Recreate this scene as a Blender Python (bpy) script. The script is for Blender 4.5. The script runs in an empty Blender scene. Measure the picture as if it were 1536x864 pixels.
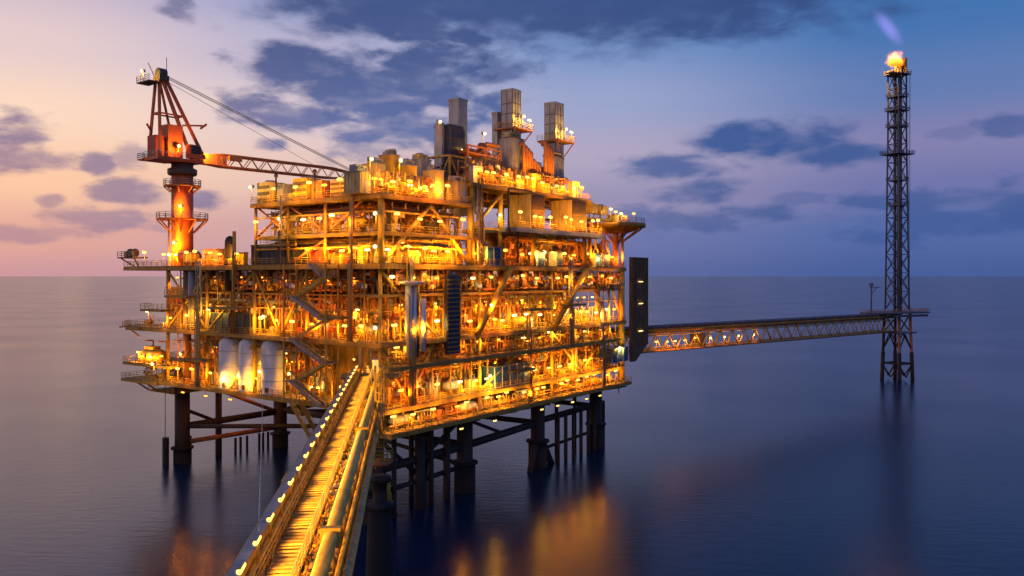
import bpy, math, random
from mathutils import Vector, Matrix
R = random.Random(7)
PI = math.pi
SC = bpy.context.scene
COL = SC.collection

# ------------------------------------------------------------------ frame of the place
# the platform has its own axes: u runs along its sea face, v along its stair face
ANG = math.radians(54.0)
CU, SU = math.cos(ANG), math.sin(ANG)
OX, OY = -9.5, 156.0
F = 1213.0
EYE = 41.5
def W(u, v, z=0.0):
    return Vector((OX + CU*u - SU*v, OY + SU*u + CU*v, z))
def depth(u, v):
    return OY + SU*u + CU*v
def u_at(px, v):              # where a sight line of the survey crosses the plane v
    r = (px-768)/F
    return (r*(OY+CU*v) - OX + SU*v)/(CU - r*SU)
def v_at(px, u):
    r = (px-768)/F
    return (OX + CU*u - r*(OY+SU*u))/(SU + r*CU)
def z_at(py, D):
    return EYE + (414-py)*D/F

# ------------------------------------------------------------------ materials
def lin(c):
    return tuple(((x/255)/12.92 if x/255 <= .04045 else ((x/255+.055)/1.055)**2.4) for x in c)
M = {}
def mat(name, col, rough=.55, metal=0.0, dirt=(.10,.045,.02), amount=.55, scale=.6, streak=True, bump=.15):
    m = bpy.data.materials.new(name); m.use_nodes = True
    nt = m.node_tree; N = nt.nodes; Lk = nt.links
    b = N['Principled BSDF']
    tc = N.new('ShaderNodeTexCoord')
    mp = N.new('ShaderNodeMapping'); mp.inputs['Scale'].default_value = (scale, scale, scale*(.3 if streak else 1))
    Lk.new(tc.outputs['Object'], mp.inputs[0])
    n1 = N.new('ShaderNodeTexNoise'); n1.inputs['Scale'].default_value = 2.2; n1.inputs['Detail'].default_value = 6; n1.inputs['Roughness'].default_value = .65
    Lk.new(mp.outputs[0], n1.inputs['Vector'])
    r1 = N.new('ShaderNodeValToRGB'); r1.color_ramp.elements[0].position = .48; r1.color_ramp.elements[1].position = .72
    r1.color_ramp.elements[0].color = (0,0,0,1); r1.color_ramp.elements[1].color = (amount,)*3+(1,)
    Lk.new(n1.outputs['Fac'], r1.inputs[0])
    n2 = N.new('ShaderNodeTexNoise'); n2.inputs['Scale'].default_value = .35; n2.inputs['Detail'].default_value = 3
    Lk.new(tc.outputs['Object'], n2.inputs['Vector'])
    hv = N.new('ShaderNodeHueSaturation'); hv.inputs['Color'].default_value = (*col,1)
    mr = N.new('ShaderNodeMapRange'); mr.inputs[1].default_value=.3; mr.inputs[2].default_value=.7; mr.inputs[3].default_value=.78; mr.inputs[4].default_value=1.18
    Lk.new(n2.outputs['Fac'], mr.inputs[0]); Lk.new(mr.outputs[0], hv.inputs['Value'])
    mx = N.new('ShaderNodeMix'); mx.data_type='RGBA'
    Lk.new(r1.outputs[0], mx.inputs[0]); Lk.new(hv.outputs[0], mx.inputs[6]); mx.inputs[7].default_value = (*dirt,1)
    Lk.new(mx.outputs[2], b.inputs['Base Color'])
    rr = N.new('ShaderNodeMapRange'); rr.inputs[3].default_value = rough-.12; rr.inputs[4].default_value = min(1,rough+.2)
    Lk.new(n1.outputs['Fac'], rr.inputs[0]); Lk.new(rr.outputs[0], b.inputs['Roughness'])
    b.inputs['Metallic'].default_value = metal
    if bump:
        bp = N.new('ShaderNodeBump'); bp.inputs['Strength'].default_value = bump; bp.inputs['Distance'].default_value=.05
        Lk.new(n1.outputs['Fac'], bp.inputs['Height']); Lk.new(bp.outputs[0], b.inputs['Normal'])
    M[name] = m
    return m
mat('yellow_paint', (.62,.36,.03)); mat('cream_paint', (.60,.44,.17), amount=.6); mat('white_paint', (.74,.73,.70), .42, amount=.18, bump=.04)
mat('grey_paint', (.30,.31,.34), .5); mat('pale_grey_paint', (.46,.47,.50), .5); mat('dark_steel', (.10,.075,.05), .6)
mat('rust_primer', (.46,.15,.04)); mat('orange_paint', (.52,.19,.05)); mat('red_paint', (.42,.04,.02)); mat('crane_red', (.62,.13,.03), amount=.35); mat('boom_orange', (.80,.26,.06), amount=.35)
mat('blue_paint', (.022,.075,.22), .45, dirt=(.03,.04,.06), amount=.4); mat('navy_louvre', (.02,.032,.075), .5, dirt=(.02,.02,.03), amount=.3)
mat('green_paint', (.05,.22,.11)); mat('deck_plate', (.27,.18,.07), .7, scale=.3, streak=False)
mat('grating', (.38,.26,.08), .7, streak=False); mat('girder_paint', (.46,.24,.025), .65)
mat('jacket_steel', (.036,.022,.016), .7, dirt=(.12,.05,.025), amount=.5); mat('marine_growth', (.012,.010,.009), .9, dirt=(.03,.03,.02), amount=.3, bump=.5)
mat('cladding', (.42,.24,.05), .6, amount=.8, scale=.35); mat('chord_yellow', (.72,.46,.07), .4, amount=.35); mat('galvanised', (.24,.25,.28), .45, metal=.3, amount=.2)
mat('flare_steel', (.11,.12,.15), .55, amount=.3); mat('wall_brown', (.17,.095,.04), .6); mat('inner_wall', (.30,.14,.03), .65, amount=.8); mat('stack_steel', (.36,.37,.39), .45, metal=.3, amount=.3, dirt=(.16,.14,.13))
mat('rubber_black', (.012,.012,.013), .7); mat('glass_dark', (.02,.025,.03), .1, amount=.05, bump=0); mat('rope_fibre', (.62,.58,.52), .8, bump=0)
def emit(name, col, s):
    m = bpy.data.materials.new(name); m.use_nodes = True
    nt = m.node_tree; nt.nodes.clear()
    e = nt.nodes.new('ShaderNodeEmission'); o = nt.nodes.new('ShaderNodeOutputMaterial')
    e.inputs[0].default_value = (*col,1); e.inputs[1].default_value = s
    nt.links.new(e.outputs[0], o.inputs[0]); M[name] = m
    try: m.cycles.emission_sampling = 'NONE'
    except Exception: pass
    return m
emit('lamp_warm', (1,.6,.10), 3.4); emit('lamp_pale', (1,.74,.28), 4.2); emit('lamp_amber', (1,.36,.035), 4.0)

# ------------------------------------------------------------------ mesh collector
class MB:
    def __init__(s): s.v=[]; s.f=[]; s.m=[]; s.sm=[]
    def _add(s, vs, fs, m=0, smooth=False):
        b = len(s.v); s.v += [tuple(x) for x in vs]
        for f in fs: s.f.append([b+i for i in f]); s.m.append(m); s.sm.append(smooth)
        return s
    def box(s, x0,y0,z0,x1,y1,z1, m=0):
        vs=[(x0,y0,z0),(x1,y0,z0),(x1,y1,z0),(x0,y1,z0),(x0,y0,z1),(x1,y0,z1),(x1,y1,z1),(x0,y1,z1)]
        return s._add(vs, [(0,3,2,1),(4,5,6,7),(0,1,5,4),(1,2,6,5),(2,3,7,6),(3,0,4,7)], m)
    def cbox(s, cx,cy,z0,w,d,h,m=0): return s.box(cx-w/2,cy-d/2,z0,cx+w/2,cy+d/2,z0+h,m)
    def frame(s, d):
        d = d.normalized(); a = Vector((0,0,1)) if abs(d.z)<.95 else Vector((1,0,0))
        x = d.cross(a).normalized(); y = d.cross(x).normalized(); return x,y
    def bar(s, p, q, w, h=None, m=0):
        p=Vector(p); q=Vector(q); h=h or w
        if (q-p).length<1e-6: return s
        x,y=s.frame(q-p); vs=[]
        for c in (p,q):
            for a,b in ((-1,-1),(1,-1),(1,1),(-1,1)): vs.append(c+x*a*w/2+y*b*h/2)
        return s._add(vs,[(3,2,1,0),(4,5,6,7),(0,1,5,4),(1,2,6,5),(2,3,7,6),(3,0,4,7)],m)
    def tube(s, p, q, r, n=8, r2=None, m=0):
        p=Vector(p); q=Vector(q); r2=r if r2 is None else r2
        if (q-p).length<1e-6: return s
        x,y=s.frame(q-p); vs=[]
        for c,rr in ((p,r),(q,r2)):
            for i in range(n):
                a=2*PI*i/n; vs.append(c+x*math.cos(a)*rr+y*math.sin(a)*rr)
        s._add(vs,[(i,(i+1)%n,n+(i+1)%n,n+i) for i in range(n)],m,True)
        b=len(s.v)-2*n
        s.f.append([b+i for i in range(n-1,-1,-1)]); s.m.append(m); s.sm.append(False)
        s.f.append([b+n+i for i in range(n)]); s.m.append(m); s.sm.append(False)
        return s
    def path(s, pts, r, n=8, m=0):
        pts=[Vector(p) for p in pts]; rings=[]
        x=None
        for i,p in enumerate(pts):
            d=(pts[min(i+1,len(pts)-1)]-pts[max(i-1,0)]).normalized()
            if x is None: x,_=s.frame(d)
            x=(x-d*x.dot(d)); x = x.normalized() if x.length>1e-5 else s.frame(d)[0]
            y=d.cross(x).normalized()
            rings.append([p+x*math.cos(2*PI*k/n)*r+y*math.sin(2*PI*k/n)*r for k in range(n)])
        vs=[v for rg in rings for v in rg]; fs=[]
        for i in range(len(rings)-1):
            for k in range(n): fs.append((i*n+k,i*n+(k+1)%n,(i+1)*n+(k+1)%n,(i+1)*n+k))
        fs.append(tuple(range(n-1,-1,-1))); fs.append(tuple((len(rings)-1)*n+k for k in range(n)))
        return s._add(vs,fs,m,True)
    def bend(s, pts, r, n=8, m=0, rad=.5):      # pipe with rounded elbows
        P=[Vector(p) for p in pts]; out=[P[0]]
        for i in range(1,len(P)-1):
            a=(P[i-1]-P[i]); b=(P[i+1]-P[i]); k=min(rad,a.length*.45,b.length*.45)
            A=P[i]+a.normalized()*k; B=P[i]+b.normalized()*k
            for t in (0,.25,.5,.75,1): out.append((1-t)**2*A+2*t*(1-t)*P[i]+t*t*B)
        out.append(P[-1]); return s.path(out,r,n,m)
    def lathe(s, prof, n=16, c=(0,0,0), m=0, axis='z'):
        vs=[];fs=[]
        for r,h in prof:
            for i in range(n):
                a=2*PI*i/n; ca,sa=math.cos(a)*r,math.sin(a)*r
                vs.append((c[0]+ca,c[1]+sa,c[2]+h) if axis=='z' else (c[0]+h,c[1]+ca,c[2]+sa))
        for j in range(len(prof)-1):
            for i in range(n): fs.append((j*n+i,j*n+(i+1)%n,(j+1)*n+(i+1)%n,(j+1)*n+i))
        fs.append(tuple(range(n-1,-1,-1))); fs.append(tuple((len(prof)-1)*n+k for k in range(n)))
        return s._add(vs,fs,m,True)
    def prism(s, pts, z0, z1, m=0):
        n=len(pts); vs=[(x,y,z0) for x,y in pts]+[(x,y,z1) for x,y in pts]
        return s._add(vs,[tuple(range(n-1,-1,-1)),tuple(range(n,2*n))]+[(i,(i+1)%n,n+(i+1)%n,n+i) for i in range(n)],m)
    def ring(s, c, ri, ro, z0, z1, n=24, m=0):
        vs=[]
        for z in (z0,z1):
            for r in (ri,ro):
                for i in range(n):
                    a=2*PI*i/n; vs.append((c[0]+r*math.cos(a),c[1]+r*math.sin(a),z))
        fs=[]
        for i in range(n):
            j=(i+1)%n
            fs+=[(i,j,n+j,n+i)[::-1],(2*n+i,2*n+j,3*n+j,3*n+i)[::1],(n+i,n+j,3*n+j,3*n+i),(i,j,2*n+j,2*n+i)[::-1]]
        return s._add(vs,fs,m,False)
    def rail(s, pts, z, h=1.15, w=.07, step=1.6, closed=False, m=0, rails=3):
        P=[Vector((p[0],p[1],z)) if len(p)==2 else Vector(p) for p in pts]
        if closed: P.append(P[0])
        up=Vector((0,0,1))
        for a,b in zip(P,P[1:]):
            for k in range(1,rails+1): s.bar(a+up*h*k/rails,b+up*h*k/rails,w,w,m)
            n=max(1,int((b-a).length/step))
            for i in range(n+1):
                q=a.lerp(b,i/n); s.bar(q,q+up*h,w,w,m)
        return s
    def build(s, name, mats, parent=None, loc=None):
        me=bpy.data.meshes.new(name); me.from_pydata(s.v,[],s.f)
        if isinstance(mats,(str,)): mats=[mats]
        for k in mats: me.materials.append(M[k])
        me.polygons.foreach_set('material_index',s.m); me.polygons.foreach_set('use_smooth',s.sm)
        me.update()
        o=bpy.data.objects.new(name,me); COL.objects.link(o)
        if parent: o.parent=parent
        if loc is not None: o.location=loc
        return o
def tag(o,label=None,cat=None,group=None,kind=None):
    if label: o['label']=label
    if cat: o['category']=cat
    if group: o['group']=group
    if kind: o['kind']=kind
    return o
def thing(name,label,cat,loc=(0,0,0),rz=0,group=None):
    o=bpy.data.objects.new(name,None); COL.objects.link(o); o.location=loc; o.rotation_euler=(0,0,rz)
    o.empty_display_size=.5
    return tag(o,label,cat,group)
KIDS={}
def kids(o): return [c for c in COL.objects if c.parent==o] if o not in KIDS else KIDS[o]
def freeze(o):                 # remember a prototype's parts so that copying stays quick
    KIDS[o]=[c for c in COL.objects if c.parent==o]
    for c in KIDS[o]: KIDS[c]=[g for g in COL.objects if g.parent==c]
    return o
def dup(o,loc,rz,label=None,group=None,scale=None):
    r=o.copy(); COL.objects.link(r); r.location=loc; r.rotation_euler=(0,0,rz)
    if scale: r.scale=scale
    if label: r['label']=label
    if group: r['group']=group
    for ch in KIDS[o]:
        c=ch.copy(); COL.objects.link(c); c.parent=r
        for g in KIDS.get(ch,()):
            d=g.copy(); COL.objects.link(d); d.parent=c
    return r
RZ_SEA = ANG             # things whose front looks out over the sea face (-v)
RZ_STAIR = ANG-PI/2      # things whose front looks out over the stair face (-u)

# ------------------------------------------------------------------ camera, world, sun
cam=bpy.data.cameras.new('camera'); co=bpy.data.objects.new('camera',cam); COL.objects.link(co)
co.location=(0,0,EYE); co.rotation_euler=(PI/2,0,0); cam.sensor_width=36; cam.lens=36*F/1536; cam.shift_y=-18/1536
cam.clip_end=200000; cam.clip_start=.5; SC.camera=co
w=bpy.data.worlds.new('World'); SC.world=w; w.use_nodes=True
def sky():
    nt=w.node_tree; N=nt.nodes; Lk=nt.links; N.clear()
    def math_(op,a,b=None,c=None,clamp=False):
        n=N.new('ShaderNodeMath'); n.operation=op; n.use_clamp=clamp
        for i,x in enumerate((a,b,c)):
            if x is None: continue
            if isinstance(x,(int,float)): n.inputs[i].default_value=x
            else: Lk.new(x,n.inputs[i])
        return n.outputs[0]
    def smooth(x,a,b,o0=0,o1=1):
        n=N.new('ShaderNodeMapRange'); n.interpolation_type='SMOOTHSTEP'
        Lk.new(x,n.inputs[0])
        for i,k in ((1,a),(2,b),(3,o0),(4,o1)): n.inputs[i].default_value=k
        return n.outputs[0]
    def mixc(f,a,b):
        n=N.new('ShaderNodeMix'); n.data_type='RGBA'
        if isinstance(f,(int,float)): n.inputs[0].default_value=f
        else: Lk.new(f,n.inputs[0])
        for i,x in ((6,a),(7,b)):
            if isinstance(x,tuple): n.inputs[i].default_value=(*lin(x),1)
            else: Lk.new(x,n.inputs[i])
        return n.outputs[2]
    tc=N.new('ShaderNodeTexCoord'); sp=N.new('ShaderNodeSeparateXYZ'); Lk.new(tc.outputs['Generated'],sp.inputs[0])
    X,Y,Z=sp.outputs
    az=math_('MULTIPLY',math_('ARCTAN2',X,Y),180/PI)
    el=math_('MULTIPLY',math_('ARCSINE',Z),180/PI)
    def ramp(stops):
        n=N.new('ShaderNodeValToRGB'); e=n.color_ramp.elements
        while len(e)<len(stops): e.new(.5)
        for i,(p,c) in enumerate(stops): e[i].position=p/60; e[i].color=(*lin(c),1)
        n.color_ramp.interpolation='B_SPLINE' if False else 'EASE'
        Lk.new(math_('DIVIDE',el,60),n.inputs[0]); return n.outputs[0]
    SUNSET=ramp([(0,(200,150,158)),(2.5,(222,164,154)),(6,(250,198,164)),(10,(250,214,190)),(14,(228,202,202)),(19,(190,174,200)),(35,(120,130,180)),(60,(85,105,160))])
    MIDL  =ramp([(0,(184,146,164)),(3,(202,160,166)),(7,(232,196,184)),(11,(222,202,208)),(15,(184,178,206)),(19,(146,158,202)),(35,(105,125,180)),(60,(80,102,160))])
    MIDR  =ramp([(0,(92,106,160)),(2.5,(106,116,170)),(5,(150,142,178)),(8.5,(174,164,192)),(12,(152,162,202)),(16,(118,146,198)),(20,(84,124,188)),(60,(66,95,160))])
    EAST  =ramp([(0,(68,94,154)),(3,(78,104,166)),(5.5,(108,114,170)),(8.5,(128,126,174)),(12,(96,122,178)),(16,(66,114,176)),(20,(54,104,172)),(60,(42,80,150))])
    base=mixc(smooth(az,-31,-14),SUNSET,MIDL)
    base=mixc(smooth(az,-16,6),base,MIDR)
    base=mixc(smooth(az,6,26),base,EAST)
    # warm brightening where the sun has gone down
    # clouds
    cv=N.new('ShaderNodeCombineXYZ'); Lk.new(math_('MULTIPLY',az,.17),cv.inputs[0]); Lk.new(math_('MULTIPLY',el,.42),cv.inputs[1])
    nz=N.new('ShaderNodeTexNoise'); nz.inputs['Scale'].default_value=1.7; nz.inputs['Detail'].default_value=7; nz.inputs['Roughness'].default_value=.54; nz.inputs['Distortion'].default_value=.2
    Lk.new(cv.outputs[0],nz.inputs['Vector'])
    nf=math_('MULTIPLY',math_('SUBTRACT',nz.outputs['Fac'],.5),2.7)
    nb=N.new('ShaderNodeTexNoise'); nb.inputs['Scale'].default_value=.42; nb.inputs['Detail'].default_value=4; Lk.new(cv.outputs[0],nb.inputs['Vector'])
    tot=None
    BL=[(760,-10,400,64,1,.45),(980,2,360,60,1,.5),(560,10,150,50,1,.6),(1180,8,120,22,.75),(640,40,110,42,1),(455,100,100,30,1,.75),(545,140,150,48,1,.7),(640,120,110,66,1),(430,168,82,26,.95),
        (406,215,30,9,.9),(600,190,120,40,.95),(725,105,78,26,.8),(545,222,60,14,.7),(262,6,30,20,.7),
        (40,196,58,26,.95),(62,240,74,24,.9),(140,246,30,17,.9),(192,288,62,18,.85),(298,296,34,15,.85),(76,300,20,11,.7),(150,330,84,17,.7),(60,350,80,13,.55),(196,234,30,17,.6),
        (1165,214,105,30,1,.6),(1110,210,72,26,1,.6),(1240,234,92,17,.95,.6),(1000,252,78,22,.9,.7),(1045,286,60,18,.9,.7),(1125,322,52,14,.8),(1010,332,90,17,.7),
        (1420,300,170,17,.75),(1520,190,44,18,.75),(1430,335,190,26,.7),(1525,310,70,34,.8),(1200,298,40,8,.4),(1430,200,40,8,.3)]
    for px,py,rx,ry,s,*nk in BL:
        p=(px-768)/F; q=(414-py)/F
        a0=math.degrees(math.atan(p)); c=math.cos(math.atan(p)); e0=math.degrees(math.atan(q*c))
        ra=math.degrees(rx/F)*c*c*1.18; re=math.degrees(ry/F)*c*1.25
        d=math_('SQRT',math_('ADD',math_('POWER',math_('DIVIDE',math_('SUBTRACT',az,a0),ra),2.0),math_('POWER',math_('DIVIDE',math_('SUBTRACT',el,e0),re),2.0)))
        k=smooth(math_('ADD',d,nf if not nk else math_('MULTIPLY',nf,nk[0])),1.18,.38,0,s)
        tot=k if tot is None else math_('MAXIMUM',tot,k)
    cl=mixc(smooth(az,-32,-10),(150,120,148),(82,102,160))
    cl=mixc(smooth(az,-4,20),cl,(48,84,148))
    cl2=mixc(smooth(nb.outputs['Fac'],.35,.65),cl,(70,92,148))
    cl2=mixc(.35,cl,cl2)
    cl2=mixc(smooth(nz.outputs['Fac'],.42,.62,0,.22),cl2,base)
    cl2=mixc(smooth(el,9,18,0,.72),cl2,(46,68,120))
    col=mixc(math_('MULTIPLY',tot,.96),base,cl2)
    below=smooth(el,-.1,-6)
    col=mixc(below,col,(40,55,90))
    st=N.new('ShaderNodeTexSky'); st.sky_type='NISHITA'; st.sun_disc=False; st.sun_elevation=math.radians(2.0); st.sun_rotation=math.radians(-62)
    add=N.new('ShaderNodeMix'); add.data_type='RGBA'; add.blend_type='ADD'; add.inputs[0].default_value=.01
    Lk.new(col,add.inputs[6]); Lk.new(st.outputs[0],add.inputs[7])
    bg=N.new('ShaderNodeBackground'); bg.inputs[1].default_value=1.0
    ou=N.new('ShaderNodeOutputWorld'); Lk.new(add.outputs[2],bg.inputs[0]); Lk.new(bg.outputs[0],ou.inputs[0])
sky()
sun=bpy.data.lights.new('dusk_sun','SUN'); sun.energy=.12; sun.angle=math.radians(12); sun.color=(1,.62,.45)
so=bpy.data.objects.new('dusk_sun',sun); COL.objects.link(so)
sd=Vector((math.sin(math.radians(-62)),math.cos(math.radians(-62)),math.tan(math.radians(3))))
so.rotation_euler=sd.to_track_quat('Z','Y').to_euler(); so.location=(-200,100,150)
SC.view_settings.view_transform='Standard'; SC.view_settings.look='None'; SC.view_settings.exposure=0; SC.view_settings.gamma=1
SC.view_settings.use_curve_mapping=False
cy=SC.cycles; cy.use_denoising=True; cy.max_bounces=5; cy.diffuse_bounces=2; cy.glossy_bounces=3; cy.transmission_bounces=2; cy.volume_bounces=0
cy.sample_clamp_indirect=4; cy.sample_clamp_direct=0; cy.use_light_tree=True; cy.caustics_reflective=False; cy.caustics_refractive=False; cy.light_sampling_threshold=.005

# ------------------------------------------------------------------ sea
def sea():
    m=bpy.data.materials.new('sea_water'); m.use_nodes=True; nt=m.node_tree; N=nt.nodes; Lk=nt.links; b=N['Principled BSDF']
    b.inputs['Base Color'].default_value=(.0015,.017,.058,1); b.inputs['Roughness'].default_value=.2; b.inputs['IOR'].default_value=1.34
    tc=N.new('ShaderNodeTexCoord'); mp=N.new('ShaderNodeMapping'); mp.inputs['Scale'].default_value=(.15,.40,1); mp.inputs['Rotation'].default_value=(0,0,.12)
    Lk.new(tc.outputs['Object'],mp.inputs[0])
    n=N.new('ShaderNodeTexNoise'); n.inputs['Scale'].default_value=1.6; n.inputs['Detail'].default_value=8; n.inputs['Roughness'].default_value=.62
    Lk.new(mp.outputs[0],n.inputs['Vector'])
    bp=N.new('ShaderNodeBump'); bp.inputs['Strength'].default_value=.33; bp.inputs['Distance'].default_value=.2
    Lk.new(n.outputs['Fac'],bp.inputs['Height']); Lk.new(bp.outputs[0],b.inputs['Normal'])
    n2=N.new('ShaderNodeTexNoise'); n2.inputs['Scale'].default_value=.012; n2.inputs['Detail'].default_value=4; Lk.new(tc.outputs['Object'],n2.inputs['Vector'])
    mr=N.new('ShaderNodeMapRange'); mr.inputs[1].default_value=.3; mr.inputs[2].default_value=.7; mr.inputs[3].default_value=.17; mr.inputs[4].default_value=.24
    Lk.new(n2.outputs['Fac'],mr.inputs[0]); Lk.new(mr.outputs[0],b.inputs['Roughness'])
    M['sea_water']=m
    mb=MB(); S=90000; mb._add([(-S,-3000,0),(S,-3000,0),(S,S,0),(-S,S,0)],[(0,1,2,3)])
    o=mb.build('sea','sea_water'); tag(o,'dark blue calm sea reaching the horizon','sea',kind='structure')
sea()

# ------------------------------------------------------------------ lamps
LIGHTS={}
def light_data(kind,power,col,rad=.3,cone=None):
    k=(kind,power,col)
    if k not in LIGHTS:
        l=bpy.data.lights.new(kind,'SPOT' if cone else 'POINT'); l.energy=power; l.color=col; l.shadow_soft_size=rad; LIGHTS[k]=l
        if cone: l.spot_size=math.radians(cone); l.spot_blend=.35; l.show_cone=False
    return LIGHTS[k]
WARM=(1,.41,.016); PALE=(1,.56,.08); RED=(1,.26,.014)
def lamp_proto(kind):
    tm='lamp_amber' if 'amber' in kind else 'lamp_pale' if 'pale' in kind else 'lamp_warm'
    t=thing('deck_lamp','lamp','lamp')
    if kind.startswith('post'):       # tube fitting on a short post
        MB().tube((0,0,0),(0,0,2.75),.06,6).build('post','yellow_paint',t)
        MB().box(-.5,-.16,2.75,.5,.16,2.86).build('lamp_head','grey_paint',t)
        d=MB(); d.lathe([(.02,-.56),(.2,-.5),(.2,.5),(.02,.56)],8,(0,-.05,2.56),axis='x'); d.build('tube',tm,t)
    elif kind=='flood':    # round floodlight on a post
        MB().tube((0,0,0),(0,0,2.4),.08,6).build('post','yellow_paint',t)
        MB().lathe([(.15,0),(.4,.1),(.48,.5),(.3,.62)],10,(0,0,2.3)).build('lamp_head','grey_paint',t)
        MB().lathe([(.05,-.3),(.24,-.22),(.33,0),(.24,.22),(.05,.3)],10,(0,-.36,2.5)).build('bulb','lamp_pale',t)
    elif kind.startswith('hang'):
        MB().tube((0,0,-.75),(0,0,0),.04,6).build('hanger','grey_paint',t)
        MB().box(-.45,-.14,-.85,.45,.14,-.75).build('lamp_head','grey_paint',t)
        d=MB(); d.lathe([(.02,-.42),(.15,-.38),(.15,.38),(.02,.42)],8,(0,0,-.99),axis='x'); d.build('tube',tm,t)
    freeze(t); t['used']=0
    return t
LP={}
LR=random.Random(99)
def lamp(kind,loc,rz,label,group,power=900,col=WARM,aim=None):
    kd=kind
    if kind in ('post','hang'): kd=kind+('_amber' if col==RED else '_pale' if col==PALE else '')
    fresh=kd not in LP
    if fresh: LP[kd]=lamp_proto(kd)
    p=LP[kd]; sc=(1,1,LR.uniform(.8,1.2)) if kind=='post' else (1,1,1)
    if fresh:
        o=p; o.location=loc; o.rotation_euler=(0,0,rz); o['label']=label
        if group: o['group']=group
    else: o=dup(p,loc,rz,label,group)
    o.scale=sc
    if 'used' in o.keys(): del o['used']
    if group is None and 'group' in o.keys(): del o['group']
    l=bpy.data.objects.new('lamp_glow',light_data('glow_'+kind,round(power,-1),col,.3,{'post':172,'flood':160,'hang':152}[kind])); COL.objects.link(l); l.parent=o
    l.location={'post':(0,-1.7,2.1),'flood':(0,-1.3,2.3),'hang':(0,-.2,-1.3)}[kind]
    d=Vector(aim) if aim else Vector({'post':(0,.95,-.02),'flood':(0,.95,0),'hang':(0,.25,-1)}[kind])
    l.rotation_euler=d.to_track_quat('-Z','Y').to_euler()
    return o
# ------------------------------------------------------------------ the platform itself
U0,U1,V0,V1=-27.0,57.0,-5.0,67.0
L0,L1,LW,L2,L3,LB,L4,L5=15.7,19.6,26.5,30.6,43.6,51.0,55.0,59.0
PT=thing('production_platform','huge multi deck steel production platform glowing yellow above the dark sea','oil platform',W(0,0,0),ANG)
def rect(a,b,c,d): return [(a,c),(b,c),(b,d),(a,d)]
def deck(pts,z,th=.7,m='deck_plate',rails=True,sides=None,fascia='girder_paint'):
    o=MB().prism(pts,z-.12,z).build('deck',m,PT)
    g=MB(); n=len(pts)
    for i in range(n):
        a,b=pts[i],pts[(i+1)%n]; g.bar((a[0],a[1],z-.13-th/2),(b[0],b[1],z-.13-th/2),.28,th)
    xs=[p[0] for p in pts]; ys=[p[1] for p in pts]; 
    if n==4:
        x=min(xs)+2.8
        while x<max(xs)-.5: g.bar((x,min(ys)+.15,z-.14-th*.4),(x,max(ys)-.15,z-.14-th*.4),.22,th*.8); x+=3.0
        y=min(ys)+5.6
        while y<max(ys)-1: g.bar((min(xs)+.15,y,z-.15-th*.45),(max(xs)-.15,y,z-.15-th*.45),.3,th*.86); y+=5.5
    g.build('girder',fascia,PT)
    if rails:
        r=MB()
        for i in (sides if sides is not None else range(n)):
            a,b=pts[i],pts[(i+1)%n]; r.rail([(a[0],a[1],z),(b[0],b[1],z)],z)
        r.build('railing','yellow_paint',PT)
    return o
deck(rect(-26,57,-6.5,9),L0,.6,sides=(0,1,3),m='grating')
deck(rect(U0,56,V0,60),L1,.7,sides=(0,1,3))
deck(rect(-26.5,52,-6.4,-3.2),LW,.5,m='grating',sides=(0,1,3))
deck(rect(U0,U1,V0,66.5),L2,.7,sides=(0,1,3))
deck(rect(U0,U1,V0,57),L3,.8,sides=(0,1,3))
deck(rect(-26.4,56.3,V0+.5,3),38.5,.4,rails=False)  # plate added to shade the pipe zone above from lamps below
deck([(-27,57.2),(-4,57.2),(-4,76),(-20,78.5),(-26.2,75.5),(-27.3,68)],L3,.75,sides=(2,3,4,5))
deck(rect(U0,-3.6,V0,29),L4,.65,sides=(0,3,2,1))
deck(rect(-3.4,40,V0,22),L5,.65,sides=(0,1,3))
deck(rect(6,41,-8.2,5),LB,.8,m='galvanised',sides=(0,1,3),fascia='galvanised')
deck(rect(-27.2,-14,57,74),24.4-1.6,.5,m='grating',sides=(0,3,2))
deck(rect(-27.6,-12,60.2,74),L1-.4,.5,m='grating',sides=(3,2))
deck([(-27.4,66.7),(-9,66.7),(-9,73),(-24,74),(-27.4,72.5)],L2,.7,m='grating',sides=(1,2,3,4))
deck(rect(-26.4,0,V0+.4,28.6),48.9,.55,m='grating',sides=(0,3))
# round deck high on the far corner
def round_deck():
    c=(53.6,-4.0); z=54.2
    MB().lathe([(2.6,-2.4),(6.4,-1.15),(7.2,-.9),(7.25,0),(7.0,.02)],28,(c[0],c[1],z)).build('round_deck','girder_paint',PT)
    pts=[(c[0]+7*math.cos(2*PI*i/20),c[1]+7*math.sin(2*PI*i/20)) for i in range(20)]
    MB().rail(pts,z,1.2,step=1.4,closed=True).build('railing','galvanised',PT)
    MB().box(40.6,-3.5,55.0-.2,50,9,55.2).build('deck','deck_plate',PT)
    g=MB()
    for a in range(8):
        t=2*PI*a/8; g.bar((c[0]+1.5*math.cos(t),c[1]+1.5*math.sin(t),L3+6),(c[0]+6.5*math.cos(t),c[1]+6.5*math.sin(t),z-1.2),.3)
    g.bar((c[0],c[1],L3),(c[0],c[1],z-1),1.1)
    g.build('brace','orange_paint',PT)
round_deck()
# small balconies sticking out of the faces
for a,b_,z in ((12,20,34.9),(40,47,23.2),(-20,-13,47.0),(27,34,35.4),(8,14,23.0),(44,52,39.6)):
    deck(rect(a,b_,-7.3,V0-.05),z,.3,m='grating',sides=(0,1,3))
for a,b_,z in ((30,39,35.6),(41,46,25.2),(16,23,47.2),(46,54,37.6),(47,52,24.9),(2,7,34.8),(55,63,34.6)):
    deck(rect(-29.4,U0-.05,a,b_),z,.3,m='grating',sides=(0,3,2))
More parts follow.
